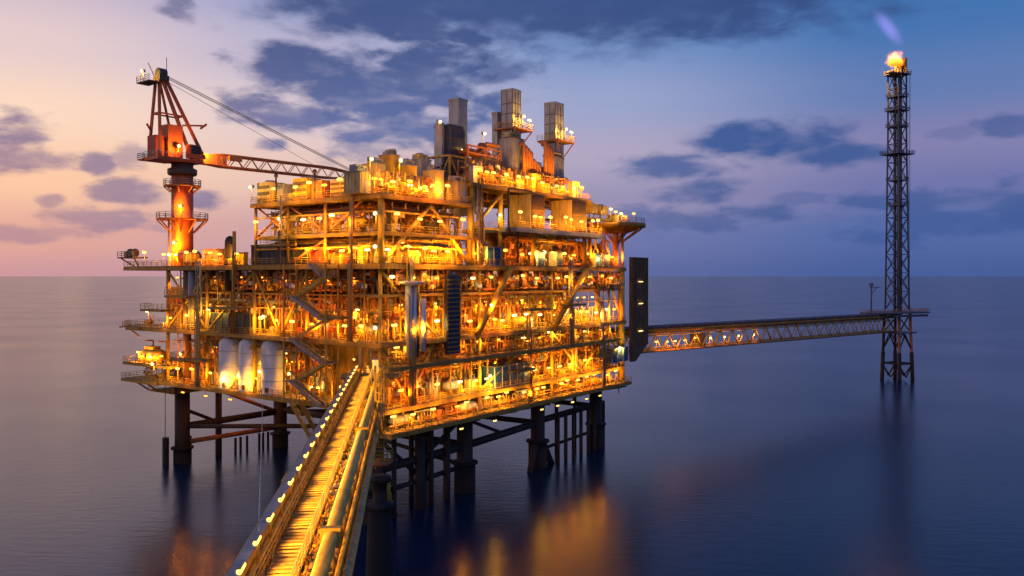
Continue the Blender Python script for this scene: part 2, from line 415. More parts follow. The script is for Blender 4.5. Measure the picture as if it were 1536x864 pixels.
# columns
def column(u,v,z0,z1,r=.75,m='yellow_paint'):
    MB().tube((u,v,z0),(u,v,z1),r,12).build('column',m,PT)
for u in (-26.2,0,25,50,56.2): column(u,V0+.9,L0,L3-.3,.32 if u!=56.2 else .85)
for u in (-26.2,-3,): column(u,V0+.7,L3,L4-.1,.55)
for u in (-2.4,6.5,18,38.5): column(u,V0+.8,L3,L5-.1,.5)
for v in (14,29,44,58): column(-26.2,v,L1,L3-.3,.36,'girder_paint')
for v in (52,): column(-25.6,v,L1,L3-.3,.8,'wall_brown')
for v in (49.6,): column(-25.8,v,L2,L3-.3,.95,'galvanised')
for v in (9,19,28.3): column(-26.4,v,L3,L4-.1,.28,'girder_paint')
for u in (-14,-3.8): column(u,28.3,L3,L4-.1,.4)
for u,v in ((41.5,-4),(47.5,-4),(57,-4),(47,4),(56,5)): column(u,v,L3,54,.38,'orange_paint')
column(39.5,20,L3,L5-.1,.5)
# the big sloping tubes on the sea face and the smaller bracing
b=MB()
for px0,y0,px1,y1 in ((766,402,716,500),(880,402,832,486)):
    ua,ub=u_at(px0,-5.4),u_at(px1,-5.4)
    MB().tube((ua,-5.4,L3-.6),(ub,-5.4,L2+.1),.62,12).build('brace','yellow_paint',PT)
for (a,z0,c,z1) in ((-2.4,L3+6.6,6,L5-2),(-26,L3,-14,L4-1),(-14,L4-1,-3.4,L3)):
    MB().tube((a,V0+.8,z0),(c,V0+.8,z1),.36,10).build('brace','yellow_paint',PT)
def cross(face,a,c,z0,z1,kind,r=.2,m='yellow_paint'):
    g=MB(); P=(lambda s,z:(s,V0+1.0,z)) if face=='sea' else (lambda s,z:(-26.1,s,z))
    if kind in 'xd': g.tube(P(a,z0),P(c,z1),r,8)
    if kind in 'xu': g.tube(P(c,z0),P(a,z1),r,8)
    if kind=='v':
        mid=(a+c)/2; g.tube(P(a,z1),P(mid,z0),r,8); g.tube(P(c,z1),P(mid,z0),r,8)
    g.build('brace',m,PT)
for a,c,z0,z1,k in ((-26,-13,L1,L2-.9,'v'),(0,12.5,L1,LW-.6,'d'),(25,37,L0+.3,L1-.8,'u'),(25,50,L1,L2-1,'v'),(50,56,L2,L3-1.2,'u'),(50,56,L1,L2-1,'x'),(-26,-12,L2,L3-1.2,'u'),(41,47,L3,54,'x'),(47,57,L3,53,'v')):
    cross('sea',a,c,z0,z1,k,.26 if k!='x' else .2)
for a,c,z0,z1,k in ((14,29,L2,L3-1.2,'v'),(29,44,L2,L3-1.2,'u'),(44,58,L2,L3-1.2,'x'),(29,44,L1,L2-1,'v'),(9,19,L3,48,'u'),(19,28,48.9,L4-.8,'x'),(9,19,48.9,L4-.8,'d'),(0,9,48.9,L4-.8,'u')):
    cross('stair',a,c,z0,z1,k,.22,'orange_paint' if z0>=L3 else 'yellow_paint')
# slender posts and cross rails between the decks
for (z0,z1) in ((L1,L2),(L2,L3)):
    g=MB(); u=-24
    while u<56:
        g.bar((u,V0+1.3,z0),(u,V0+1.3,z1-.6),.2); u+=R.choice((3,4,5))
    v=0
    while v<60:
        g.bar((-25.8,v,z0),(-25.8,v,z1-.6),.2); v+=R.choice((3,4,5))
    g.build('posts','girder_paint',PT)
g=MB()
for z in (46.4,52.2):
    g.bar((-26.3,V0+.8,z),(-3.5,V0+.8,z),.28); g.bar((-26.3,V0+.8,z),(-26.3,28.4,z),.28)
g.bar((-2.4,V0+.9,L3+7),(6,V0+.9,L3+7),.4); 
for z in (35.6,38.2): g.bar((-26,V0+1.1,z),(57,V0+1.1,z),.24); g.bar((-26,V0+1.1,z),(-26,58,z),.24)
g.build('cross_rail','girder_paint',PT)
# clad inner walls that catch the lamplight
def bulkhead(x0,y0,x1,y1,z0,z1,m='cladding'):
    g=MB(); P=Vector((x0,y0,0)); Q=Vector((x1,y1,0)); L=(Q-P).length; d=(Q-P)/L; n=int(L/.5); nx=Vector((-d.y,d.x,0))
    pts=[]
    for i in range(n+1):
        c=P+d*(L*i/n)+nx*(.06 if i%2 else -.06); pts.append(c)
    vs=[(p.x,p.y,z) for z in (z0,z1) for p in pts]
    vs+=[(p.x+nx.x*.2,p.y+nx.y*.2,z) for z in (z0,z1) for p in (pts[0],pts[-1])]
    k=n+1
    g._add(vs,[(i,i+1,k+i+1,k+i) for i in range(n)],0)
    g.bar((x0,y0,z1),(x1,y1,z1),.3,.3)
    g.build('bulkhead',m,PT)
bulkhead(-18,5.5,52,5.5,L1,LW+1.5); bulkhead(-15,6.5,-1,6.5,L2,37.6,'rust_primer'); bulkhead(3,7.5,22,7.5,L2,L3-5,'rust_primer'); bulkhead(26,6.5,50,6.5,L2,37.6)
bulkhead(-17,3,-17,22,L2,37.8); bulkhead(-16,24,-16,41,L2,L3-4,'rust_primer'); bulkhead(-17,46,-17,62,L1,L3-2); bulkhead(-16,4,-16,50,L1,L2-1)
bulkhead(-16,4,4,4,L3,48.6); bulkhead(-14,4,-14,17,L3,48.6); bulkhead(8,4.5,38,4.5,L3,LB-.9,'cladding'); bulkhead(-12,5,-4,5,48.9,53.8,'rust_primer')
bulkhead(42,7,56,7,L3,49,'orange_paint')
bulkhead(-22.5,55,-22.5,65,L2+.1,39,'cladding')
bulkhead(-12,13.5,56,13.5,L1,L3-1.3,'inner_wall'); bulkhead(-10,14,-10,57,L1,L3-1.3,'inner_wall'); bulkhead(-20,3.2,50,3.2,39.2,L3-1.3,'inner_wall'); bulkhead(-20,3.4,-20,56,39.6,L3-1.3,'inner_wall')
bulkhead(-20,57,-10,57,L2,L3-1.3,'rust_primer')
# ---- jacket below the decks
def leg(u,v,top,r,sleeve,zs):
    MB().tube((u,v,-8),(u,v,top),r,18).build('leg','jacket_steel',PT)
    s=MB().tube((u,v,-8),(u,v,zs),sleeve,18); s.lathe([(sleeve+.1,zs),(sleeve+.5,zs+.05),(sleeve+.5,zs+.45),(r+.05,zs+.5)],18,(u,v,0))
    s.build('leg_sleeve','marine_growth',PT)
for u in (-24,0,25,50): leg(u,-.5,L0-.4,1.55,2.05,5.4)
for u in (-18,5.5,30): leg(u,66 if u<0 else 62,L1-1 if u>0 else L1-1,1.6,1.9,3.0)
for u in (0,25): leg(u,33,L1-.8,1.5,1.9,4)
def hz(p,q,r,m='jacket_steel',name='jacket_brace'): MB().tube(p,q,r,10).build(name,m,PT)
hz((-24,-.5,8.6),(0,-.5,8.8),.75); hz((0,-.5,8.8),(25,-.5,9.6),.75); hz((25,-.5,9.9),(53,-.5,10.4),.7); hz((-24,-.5,4.6),(1.5,-.5,5.0),.45); hz((26,-.5,3.6),(53,-.5,4.2),.35)
hz((25,-.5,8.2),(19.5,-2,-1.5),.75); hz((25,-.5,8.2),(30.5,-1,-1.5),.75); hz((-24,-.5,3),(-17,0,-1.5),.7)
hz((-18,66,8),(5.5,62,8.6),.75); hz((5.5,62,8.6),(30,62,9.6),.75); hz((-18,66,4.4),(5,62,4.8),.55,'rust_primer'); hz((5.5,62,9),(5.5,33,9),.7); hz((0,-.5,9),(0,33,9),.7)
hz((-10,65,15.5),(4.5,62,8.6),.45,'rust_primer')
for i,u in enumerate((30.5,33.7,37,40.3,43.6,46.6,53.2)): MB().tube((u,-2.2 if i<6 else -.8,-6),(u,-2.2 if i<6 else -.8,10.9),.42,10).build('conductor','jacket_steel',PT)
for u,r in ((-13.5,.95),(-10.5,.5),(-6,.6),(-20,.45)): MB().tube((u,-1.2,-6),(u,-1.2,L0-.5),r,12).build('conductor','jacket_steel',PT)
for u,v,r,t in ((-9.5,65,.75,L1-1),(-20.5,68.5,.7,5.6),(-21.6,66.4,.6,5.9),(-19.5,70,.5,5.2),(-14.6,68.6,.5,5),(-5,65,.3,3.4),(-3.6,65,.3,3.4),(-1.8,65,.3,3.4),(1.2,64.4,.3,3.6),(2.3,64.4,.3,3.6),(3.6,64.2,.3,3.6)):
    MB().tube((u,v,-6),(u,v,t),r,10).build('pile','marine_growth' if t<6 else 'jacket_steel',PT)
MB().tube((-20,69.5,5),(-20,69.5,L1-1),.09,6).build('guide_wire','rope_fibre',PT)
for p,q,r in (((-24,-.5,14.6),(-12,-.5,4.8),.4),((0,-.5,14.6),(-12,-.5,8.8),.4),((0,-.5,14),(12,-.5,9.4),.35),((-18,66,8),(0,33,9),.5),((25,-.5,9.6),(25,33,9.2),.6),((0,-.5,5),(0,33,8.5),.4),((50,-.5,10),(50,33,10),.6),((5.5,62,8.6),(25,33,9),.5),((-18,66,12),(-9.5,65,7.8),.4),((-24,3,12),(-17,2,4.6),.4)): hz(p,q,r)
for u,v,r in ((-19,4,.5),(-16,7,.45),(-8,6,.5),(-3,8,.5),(3,7,.45),(-22,9,.55),(46,3,.45),(41,5,.45)): MB().tube((u,v,-6),(u,v,L0-.5 if v<9 else L1-.8),r,10).build('conductor','jacket_steel',PT)
# small lit platform hung under the stair-face corner
g=MB(); g.box(-23.6,60.5,L1-3.4,-14.5,70,L1-3.1); g.bar((-23.6,60.5,L1-3.1),(-23.6,60.5,L1-.6),.2); g.bar((-23.6,70,L1-3.1),(-26,73,L1-.6),.3); g.bar((-23.6,66,L1-3.1),(-26.5,68,L1-.6),.3)
g.build('hanging_platform','girder_paint',PT)
MB().rail([(-14.5,60.5),(-23.6,60.5),(-23.6,70)],L1-3.1,.9).build('railing','yellow_paint',PT)
# pipe-laden brown underside along the sea face
g=MB()
for i in range(26):
    u=R.uniform(-20,55); g.tube((u,-6.2,L0-.75),(u+R.uniform(2,9),-6.2+R.uniform(0,.6),L0-.8-R.uniform(0,.5)),R.uniform(.08,.2),6)
g.build('underdeck_pipework','jacket_steel',PT)

# ---- stair tower: zigzag flights on the stair face, a thing of its own
def stairs():
    t=thing('stair_tower','tall zigzag steel stair tower with grey stringers and yellow handrails climbing the stair face','staircase',W(-28.4,8,L1),RZ_STAIR)
    # local x runs towards the gangway corner (-v), y runs inwards
    z=0; zs=[0,3.7,7.4,11.0,14.7,18.4,22.0,24.0]
    x0,x1=-6.2,1.8
    for i in range(len(zs)-1):
        a,b=zs[i],zs[i+1]; yy=-.9 if i%2==0 else .5
        xa,xb=(x1,x0) if i%2==0 else (x0,x1)
        if i==6: xb=(xa+xb)/2+1
        g=MB(); n=int((b-a)/.24)
        for s in (-.6,.6): g.bar((xa,yy+s,a),(xb,yy+s,b),.12,.5)
        for k in range(1,n): 
            f=k/n; g.cbox(xa+(xb-xa)*f,yy,a+(b-a)*f,.3,1.05,.05)
        fl=g.build('flight','yellow_paint' if i%2 else 'galvanised',t)
        r=MB()
        for s in (-.6,.6):
            for h in (.5,1.05): r.bar((xa,yy+s,a+h),(xb,yy+s,b+h),.075)
            for k in range(0,6): 
                f=k/5; r.bar((xa+(xb-xa)*f,yy+s,a+(b-a)*f),(xa+(xb-xa)*f,yy+s,a+(b-a)*f+1.05),.06)
        r.build('handrail','yellow_paint',fl)
    for i in range(1,len(zs)-1):
        xa=x0 if i%2==1 else x1; d=-1 if i%2==1 else 1
        l=MB().box(min(xa,xa+d*1.5),-1.6,zs[i]-.18,max(xa,xa+d*1.5),1.2,zs[i]).build('landing','galvanised',t)
        MB().rail([(xa,-1.6),(xa+d*1.5,-1.6),(xa+d*1.5,1.2),],zs[i],1.1).build('handrail','yellow_paint',l)
    g=MB()
    for x in (x0-1.4,x1+1.4):
        for y in (-1.6,1.1): g.bar((x,y,0),(x,y,zs[-1]),.2)
    g.build('post','yellow_paint',t)
stairs()
def lower_stair():
    t=thing('access_stair','yellow sloping stair dropping from the tank deck to below the gangway','staircase',W(-27.6,14.5,L1),RZ_STAIR)
    g=MB()
    for s in (-.9,.9): g.bar((0,s-.9,-.2),(6.4,s-.9,-7.2),.22,.6)
    for k in range(1,22): f=k/22; g.cbox(6.4*f,-.9,-.2-7*f,.28,1.7,.06)
    g.build('flight','girder_paint',t)
    r=MB()
    for s in (-.95,.95):
        for h in (.55,1.1): r.bar((0,s-.9,h-.1),(6.4,s-.9,-7+h-.1),.08)
    r.build('handrail','yellow_paint',t)
    g=MB(); g.box(6.2,-2.4,-7.5,9.5,.6,-7.2); g.bar((9.2,0,-7.4),(9.2,2.2,-1),.3); g.bar((6.4,0,-7.4),(8.2,2.2,-1),.3); g.bar((8,-2,-7.4),(8,-2,-11),.3); g.build('landing','girder_paint',t)
lower_stair()
# ------------------------------------------------------------------ gangway in front
def gangway():
    yaw=math.atan(.128)
    D0=24.0
    t=thing('gangway_bridge','long yellow truss gangway with ribbed walkway, lamps and pipes running to the platform','bridge',(-11.0-.128*(D0-40)-.15,D0,26.0),yaw)
    L=104.0
    # walkway of ribbed plates
    g=MB(); g.box(-1.38,0,-.12,.3,L,0)
    y=.3
    while y<L:
        g.box(-1.34,y,.004,.26,y+.26,.05+R.uniform(0,.05)); 
        if R.random()<.18: g.box(-1.34,y+.3,.004,.26,y+.55,.14)
        y+=.62
    g.build('walkway','grating',t)
    # cable tray with a flat grey lid in sections
    g=MB(); y=0
    while y<L-2: g.box(-2.7,y+.03,1.02,-2.1,y+2.37,1.1+R.uniform(0,.03)); y+=2.4
    g.build('cable_tray_lid','galvanised',t)
    g=MB(); g.box(-2.82,0,.55,-2.74,L-2,1.0); g.box(-2.2,0,.55,-2.1,L-2,1.0); g.box(-2.74,0,.5,-2.2,L-2,.58)
    for i in range(8): g.tube((-2.68+i*.06,0,.66),(-2.9+i*.09,L-2,.66),.035,5)
    g.build('cable_tray','yellow_paint',t)
    # left truss: chords, posts, diagonals
    def truss(x,z0,z1,r,ri,bay,m,xb=None):
        xb=x if xb is None else xb
        MB().tube((x,0,z1),(x,L,z1),r,10).build('top_chord',m,t); MB().tube((xb,0,z0),(xb,L,z0),r*.8,10).build('bottom_chord',m,t)
        g=MB(); n=int(L/bay)
        for i in range(n+1):
            g.tube((xb,i*bay,z0),(x,i*bay,z1),ri,6)
            if i<n:
                a=(xb,i*bay,z0) if i%2 else (x,i*bay,z1); b_=(x,(i+1)*bay,z1) if i%2 else (xb,(i+1)*bay,z0); g.tube(a,b_,ri,6)
        g.build('web','yellow_paint',t)
    truss(-2.0,-2.6,.3,.2,.1,2.65,'yellow_paint')
    truss(1.75,-3.6,1.2,.42,.16,4.0,'chord_yellow',xb=2.1)
    MB().tube((2.35,0,-2.2),(2.35,L-6,-2.2),.22,10).build('service_pipe','cream_paint',t)
    MB().tube((2.25,0,-.3),(2.25,L-6,-.3),.16,10).build('service_pipe','yellow_paint',t)
    g=MB(); y=0
    while y<L: g.bar((-2,y,-.35),(2.0,y,-.35),.16,.4); g.bar((-2,y,-2.6),(2.1,y,-3.6),.14); y+=2.65
    g.build('floor_beam','girder_paint',t)
    g=MB(); g.rail([(-1.45,0,0),(-1.45,L,0)],0,1.1,.06,1.3); g.build('railing','yellow_paint',t)
    # mesh balustrade on the pipe side
    g=MB(); g.rail([(.36,0,0),(.36,L,0)],0,1.1,.07,1.3)
    y=0
    while y<L: g.bar((.36,y,0),(.36,y+.65,1.1),.04); g.bar((.36,y+.65,0),(.36,y,1.1),.04); y+=.65
    g.build('railing','cream_paint',t)
    # pipes between balustrade and chord
    for x,z,r,m in ((.58,-.15,.1,'girder_paint'),(.82,-.05,.16,'girder_paint'),(1.14,-.22,.13,'yellow_paint'),(1.0,.2,.08,'grey_paint')):
        MB().tube((x,0,z),(x,L-1,z),r,10).build('pipe',m,t)
    g=MB(); y=.8
    while y<L-2:
        g=MB(); g.bar((.46,y,-.4),(1.35,y,-.4),.12,.16); g.bar((.48,y,-.4),(.48,y,.3),.08); g.bar((1.33,y,-.4),(1.33,y,.3),.08); g.build('pipe_support','girder_paint',t)
        y+=2.1
    pass
    y=2.5
    while y<L-6:
        g=MB(); q=R.uniform(.65,1.1); zz=R.uniform(-.05,.2); g.lathe([(.08,-.22),(.2,-.2),(.22,.2),(.08,.22)],10,(q,y,zz)); g.tube((q,y,zz+.1),(q,y,zz+.5),.04,6); g.ring((q,y),.12,.18,zz+.45,zz+.5,10)
        g.build('valve',R.choice(('jacket_steel','dark_steel','girder_paint','grey_paint','rubber_black')),t)
        if R.random()<.6: MB().bend([(.6,y+.5,-.15),(.6,y+.5,.4),(1.12,y+.7,.4),(1.12,y+.7,-.2)],.07,7,rad=.3).build('pipe_loop',R.choice(('yellow_paint','girder_paint','dark_steel')),t)
        y+=R.uniform(1.6,3.2)
    # collars on the big chord
    for y in (49.5,20,78): MB().box(1.2,y,.65,2.3,y+.5,1.75).build('collar','yellow_paint',t)
    MB().box(-3.6,38,-.4,-2.6,41,.0).build('side_platform','yellow_paint',t)
    # gate at the platform end
    g=MB()
    for x in (-1.5,.2): g.tube((x,L-.6,0),(x,L-.6,4.2),.14,8)
    g.build('gate_post','cream_paint',t)
    MB().rail([(-1.5,L-.6),(-.6,L-.6)],0,1.2,step=.5).build('gate','yellow_paint',t)
    MB().box(.5,L-3,0,1.4,L-1.5,2.6).build('cabinet','pale_grey_paint',t)
    MB().box(-4.5,L-1.4,-.5,4.5,L+3,-.1).build('landing','deck_plate',t)
    MB().rail([(.3,L-1.4),(4.5,L-1.4),(4.5,L+3)],-.1,1.2).build('railing','yellow_paint',t)
    M4=Matrix.Translation(Vector((-11.0-.128*(D0-40)-.15,D0,26.0)))@Matrix.Rotation(yaw,4,'Z')
    # caged ladder and round basket on the outer side
    lt=thing('caged_ladder','yellow caged ladder ending in a small round basket beside the gangway','ladder',M4@Vector((3.0,66,-5.0)),yaw)
    g=MB()
    for x in (-.25,.25): g.bar((x,0,0),(x,0,10.5),.08)
    for k in range(30): g.bar((-.25,0,k*.35),(.25,0,k*.35),.05)
    g.build('rungs','yellow_paint',lt)
    g=MB()
    for k in range(9):
        z=1.6+k*1.0
        for i in range(10):
            a0,a1=PI+PI*i/10,PI+PI*(i+1)/10; g.bar((.55*math.cos(a0),-.0+.75*math.sin(a0),z),(.55*math.cos(a1),.75*math.sin(a1),z),.06)
    for i in (0,3,5,7,10): a=PI+PI*i/10; g.bar((.55*math.cos(a),.75*math.sin(a),1.6),(.55*math.cos(a),.75*math.sin(a),10),.05)
    g.build('cage','yellow_paint',lt)
    g=MB(); g.lathe([(1.0,-.5),(1.35,0)],16); g.build('basket','orange_paint',lt)
    MB().rail([(1.3*math.cos(2*PI*i/12),1.3*math.sin(2*PI*i/12)) for i in range(12)],0,1.25,.07,.7,closed=True).build('railing','yellow_paint',lt)
    g=MB(); g.bar((-.7,.4,-1),(-.7,.4,10.5),.22); g.bar((-.7,.4,2),(-1.2,.6,4),.16); g.build('frame','yellow_paint',lt)
    # lamps standing in a row on the tray side
    y=10.2; k=0
    gp=thing('gangway_lamp','glowing tube lamp in the row along the gangway cable tray','lamp',(0,0,0),0,'lamps along the gangway')
    MB().tube((0,0,-1.2),(0,0,.05),.05,6).build('post','yellow_paint',gp)
    MB().box(-.14,-.6,.2,.1,.6,.27).build('lamp_head','galvanised',gp)
    d=MB(); d.lathe([(.03,-.55),(.14,-.5),(.14,.5),(.03,.55)],8,(0,0,0),axis='x'); o=d.build('tube','lamp_warm',gp); o.rotation_euler=(0,0,PI/2); o.location=(0,0,.05)
    MB().tube((0,.45,.05),(0,.45,-1.2),.03,5).build('bracket','yellow_paint',gp)
    freeze(gp)
    while y<L-1:
        p=M4@Vector((-1.8,y,1.75)); 
        if k==0: o=gp; o.location=p; o.rotation_euler=(0,0,yaw)
        else: o=dup(gp,p,yaw)
        l=bpy.data.objects.new('lamp_glow',light_data('gangway_glow',1500,(1,.46,.025),.25,140)); COL.objects.link(l); l.parent=o; l.location=(.5,0,.2); l.rotation_euler=Vector((.95,0,-.3)).to_track_quat('-Z','Y').to_euler()
        k+=1; y+=4.05
    # separate stubby pile with fenders by the gangway
    f=thing('mooring_pile','black tapering pile with two capped fender arms standing under the gangway end','pile',M4@Vector((2.7,70,-26)),yaw)
    MB().lathe([(2.0,-6),(1.7,6),(1.35,14.5)],16).build('pile','marine_growth',f)
    MB().lathe([(.8,14.5),(1.6,14.6),(1.6,15.3),(.8,15.4),(.8,17.6),(1.3,17.7),(1.3,18.3),(.3,18.4)],14).build('cap','rubber_black',f)
    MB().tube((-2.6,0,15),(-.6,0,15),.42,10).build('fender_arm','rubber_black',f); MB().tube((-2.6,0,17.9),(-.6,0,17.9),.35,10).build('fender_arm','rubber_black',f)
    g=MB(); g.tube((-4.2,0,15),(-2.4,0,15),.3,8); g.tube((-4.2,0,17.9),(-2.4,0,17.9),.25,8); g.tube((.9,.2,15.3),(.9,.2,18),.3,8); g.build('bracket','yellow_paint',f)
    # pale rope from tank deck to gangway
    A=W(-27.7,v_at(396,-27.4),L1-.6); B=M4@Vector((-1.8,18.6,1.6))
    rp=MB(); rp.path([A.lerp(B,i/12)-A-Vector((0,0,1.2*math.sin(PI*i/12))) for i in range(13)],.045,5)
    o=rp.build('rope','rope_fibre',None,A); tag(o,'thin pale rope slung from the tank deck to the gangway','rope')
gangway()

# ------------------------------------------------------------------ flare bridge and flare tower
TW=Vector((154.8,325.0,0))
def flare_bridge():
    A=Vector((14,217,19.6)); B=Vector((TW.x-4,TW.y-3,19.6)); L=(B-A).length; yaw=math.atan2(B.y-A.y,B.x-A.x)
    t=thing('flare_bridge','long slender truss bridge from the platform out to the flare tower','bridge',A,yaw)
    H=6.0; Wd=2.4
    for y in (-Wd,Wd):
        MB().tube((0,y,0),(L,y,0),.3,8).build('bottom_chord','orange_paint',t); MB().tube((0,y,H),(L,y,H),.35,8).build('top_chord','girder_paint',t)
    bay=6.0; n=int(L/bay)
    for y in (-Wd,Wd):
        g=MB()
        for i in range(n):
            x=i*bay; g.tube((x,y,0),(x+bay/2,y,H-1.4),.16,6); g.tube((x+bay/2,y,H-1.4),(x+bay,y,0),.16,6); g.tube((x+bay/2,y,H-1.4),(x+bay/2,y,H),.12,6)
        g.tube((0,y,H-1.4),(L,y,H-1.4),.2,6)
        g.build('web','yellow_paint',t)
    g=MB()
    for i in range(n+1): x=i*bay; g.bar((x,-Wd,0),(x,Wd,0),.2); g.bar((x,-Wd,H),(x,Wd,H),.2)
    g.build('cross_beam','girder_paint',t)
    MB().box(0,-1.9,.1,L,1.2,.18).build('walkway','grating',t)
    for y,z,r,m in ((-1.8,H+.9,.5,'flare_steel'),(-.6,H+.75,.35,'flare_steel'),(.5,H+.9,.5,'flare_steel'),(1.6,H+.7,.3,'rust_primer'),(-1.9,H-.5,.25,'orange_paint'),(0,H-.6,.3,'rust_primer')):
        MB().tube((0,y,z),(L,y,z),r,8).build('pipe',m,t)
    for i in range(n): MB().box(i*bay+2,-2.3,H+.35,i*bay+2.3,2.2,H+.5).box(i*bay+2,-2.5,H+.2,i*bay+2.3,-2.3,H+1.5).build('pipe_support','rust_primer',t)
    r=MB(); r.rail([(0,-2.2,.2),(L,-2.2,.2)],.2,1.1,.07,3); r.build('railing','yellow_paint',t)
    MB().box(52.5,-2.1,.3,56,1.2,4.2).build('shelter','dark_steel',t)
    M4=Matrix.Translation(A)@Matrix.Rotation(yaw,4,'Z')
    lp=None
    for i,x in enumerate((34,38.5,42,46.5,51,58,65,72,80)):
        loc=M4@Vector((x,-2.0,.25))
        lamp('flood' if x>55 else 'post',loc,yaw,'bright lamp on the walkway of the flare bridge','lamps on the flare bridge',520,WARM)
flare_bridge()
def flare_tower():
    yaw=math.radians(28)
    t=thing('flare_tower','tall dark lattice flare tower standing in the sea far from the platform','tower',TW,yaw)
    zb,zt=28.0,124.0
    hb,ht=3.1,2.4
    def c(i,z):
        k=(z-zb)/(zt-zb); h=hb+(ht-hb)*min(1,max(0,k*1.35)); sx,sy=((-1,-1),(1,-1),(1,1),(-1,1))[i%4]; return Vector((sx*h,sy*h,z))
    for i in range(4):
        MB().path([c(i,zb),c(i,60),c(i,99),c(i,zt)],.34,8).build('leg','flare_steel',t)
    n=13
    for i in range(4):
        g=MB()
        for k in range(n):
            z0=zb+(zt-zb)*k/n; z1=zb+(zt-zb)*(k+1)/n
            g.tube(c(i,z0),c(i+1,z1),.15,6); g.tube(c(i+1,z0),c(i,z1),.15,6); g.tube(c(i,z1),c(i+1,z1),.15,6)
        g.build('bracing','flare_steel',t)
    for x,y,r,top in ((.9,-.8,.62,126),(-.8,.6,.4,122),(2.0,1.2,.3,118)): MB().tube((x,y,zb-2),(x,y,top),r,10).build('riser','flare_steel',t)
    g=MB()
    for s in (-.3,.3): g.bar((hb-.6+s,-hb-.3,zb),(ht+1.2+s,-ht-.6,zt-2),.1)
    g.build('ladder','flare_steel',t)
    MB().tube((ht+2.4,-.5,96),(ht+2.4,-.5,zt),.22,8).build('riser','flare_steel',t)
    def plat(z,w,d,name='platform'):
        o=MB().cbox(0,0,z-.35,w,d,.35).build(name,'flare_steel',t)
        MB().rail([(-w/2,-d/2),(w/2,-d/2),(w/2,d/2),(-w/2,d/2)],z,1.2,.1,1.5,closed=True).build('railing','flare_steel',o)
    plat(90.5,10,8.5); plat(122.5,8,7); plat(108,6.8,6.2); plat(101.5,6.4,5.8)
    for z in (113.5,70,80): plat(z,5.8,5.8)
    o=MB().box(-8,-4,121.6,-3,-1,122.0).build('platform','rust_primer',t)
    # heat shield and tip
    MB().box(ht-.3,-2.6,122.6,ht+.1,2.6,129).build('heat_shield','jacket_steel',t)
    MB().lathe([(.6,122.5),(.6,125.5),(1.3,126.5),(1.1,127.6)],12,(-.6,0,0)).build('flare_tip','rust_primer',t)
    # base: deck, splayed legs
    g=MB().prism([(-22,-3.5),(-12,-7),(9,-8),(10.5,6),(-10,7),(-22,0)],26.7,27.3); g.bar((-10,-6,25.8),(9,-7,25.8),.7,.9); g.bar((-9,6,25.8),(9,5,25.8),.7,.9); g.build('base_deck','flare_steel',t)
    MB().rail([(-22,0),(-22,-3.5),(-12,-7),(9,-8),(10.5,6)],27.3,1.2,.1,1.6).build('railing','orange_paint',t)
    MB().cbox(0,0,18.6,12.5,9,.5).build('base_deck','flare_steel',t)
    for i in range(4):
        sx,sy=((-1,-1),(1,-1),(1,1),(-1,1))[i]
        MB().tube((sx*3.3,sy*3.3,27),(sx*4.1,sy*4.1,-6),.55,10).build('base_leg','rust_primer' if sy<0 else 'jacket_steel',t)
        MB().tube((sx*3.68,sy*3.68,11),(sx*4.1,sy*4.1,-6),.75,10).build('leg_sleeve','jacket_steel',t)
    for i in range(4):
        a=((-1,-1),(1,-1),(1,1),(-1,1))[i]; b_=((-1,-1),(1,-1),(1,1),(-1,1))[(i+1)%4]
        g=MB(); P=lambda s,h,z:(s[0]*h,s[1]*h,z)
        g.tube(P(a,3.8,6.5),P(b_,3.8,6.5),.34,8); mid=((a[0]+b_[0])/2*4.0,(a[1]+b_[1])/2*4.0,1.2)
        g.tube(P(a,3.8,6),mid,.26,8); g.tube(P(b_,3.8,6),mid,.26,8)
        top=((a[0]+b_[0])/2*3.5,(a[1]+b_[1])/2*3.5,18.3); g.tube(P(a,3.7,12),top,.26,8); g.tube(P(b_,3.7,12),top,.26,8)
        g.tube(P(a,3.5,19),P(b_,3.3,26.5),.26,8)
        g.build('base_brace','jacket_steel',t)
    # small davit mast at the bridge end
    M4=Matrix.Translation(TW)@Matrix.Rotation(yaw,4,'Z')
    d=thing('signal_mast','short dark mast with a cross arm at the bridge end of the flare tower','mast',M4@Vector((-18,-2,27.3)),yaw)
    MB().tube((0,0,0),(0,0,10.6),.28,8).build('pole','flare_steel',d); g=MB().bar((-.6,0,9.8),(2.8,-1.4,9.8),.35); g.box(-.5,-.5,10.2,.5,.5,11.4); g.bar((0,0,7),(1.8,-.9,9.6),.18); g.build('arm','flare_steel',d)
    # flame
    fm=bpy.data.materials.new('flame'); fm.use_nodes=True; nt=fm.node_tree; nt.nodes.clear(); N=nt.nodes
    tc=N.new('ShaderNodeTexCoord'); sp=N.new('ShaderNodeSeparateXYZ'); nt.links.new(tc.outputs['Object'],sp.inputs[0])
    r=N.new('ShaderNodeValToRGB'); e=r.color_ramp.elements; e[0].position=.08; e[0].color=(1,.13,.006,1); e[1].position=.5; e[1].color=(1,.62,.2,1); x=e.new(.3); x.color=(1,.34,.03,1); x=e.new(.92); x.color=(1,.36,.05,1)
    mr=N.new('ShaderNodeMapRange'); mr.inputs[1].default_value=-1; mr.inputs[2].default_value=6; nt.links.new(sp.outputs[2],mr.inputs[0]); nt.links.new(mr.outputs[0],r.inputs[0])
    em=N.new('ShaderNodeEmission'); em.inputs[1].default_value=3.2; nt.links.new(r.outputs[0],em.inputs[0]); ou=N.new('ShaderNodeOutputMaterial'); nt.links.new(em.outputs[0],ou.inputs[0])
    M['flame']=fm
    fl=MB(); NN=18
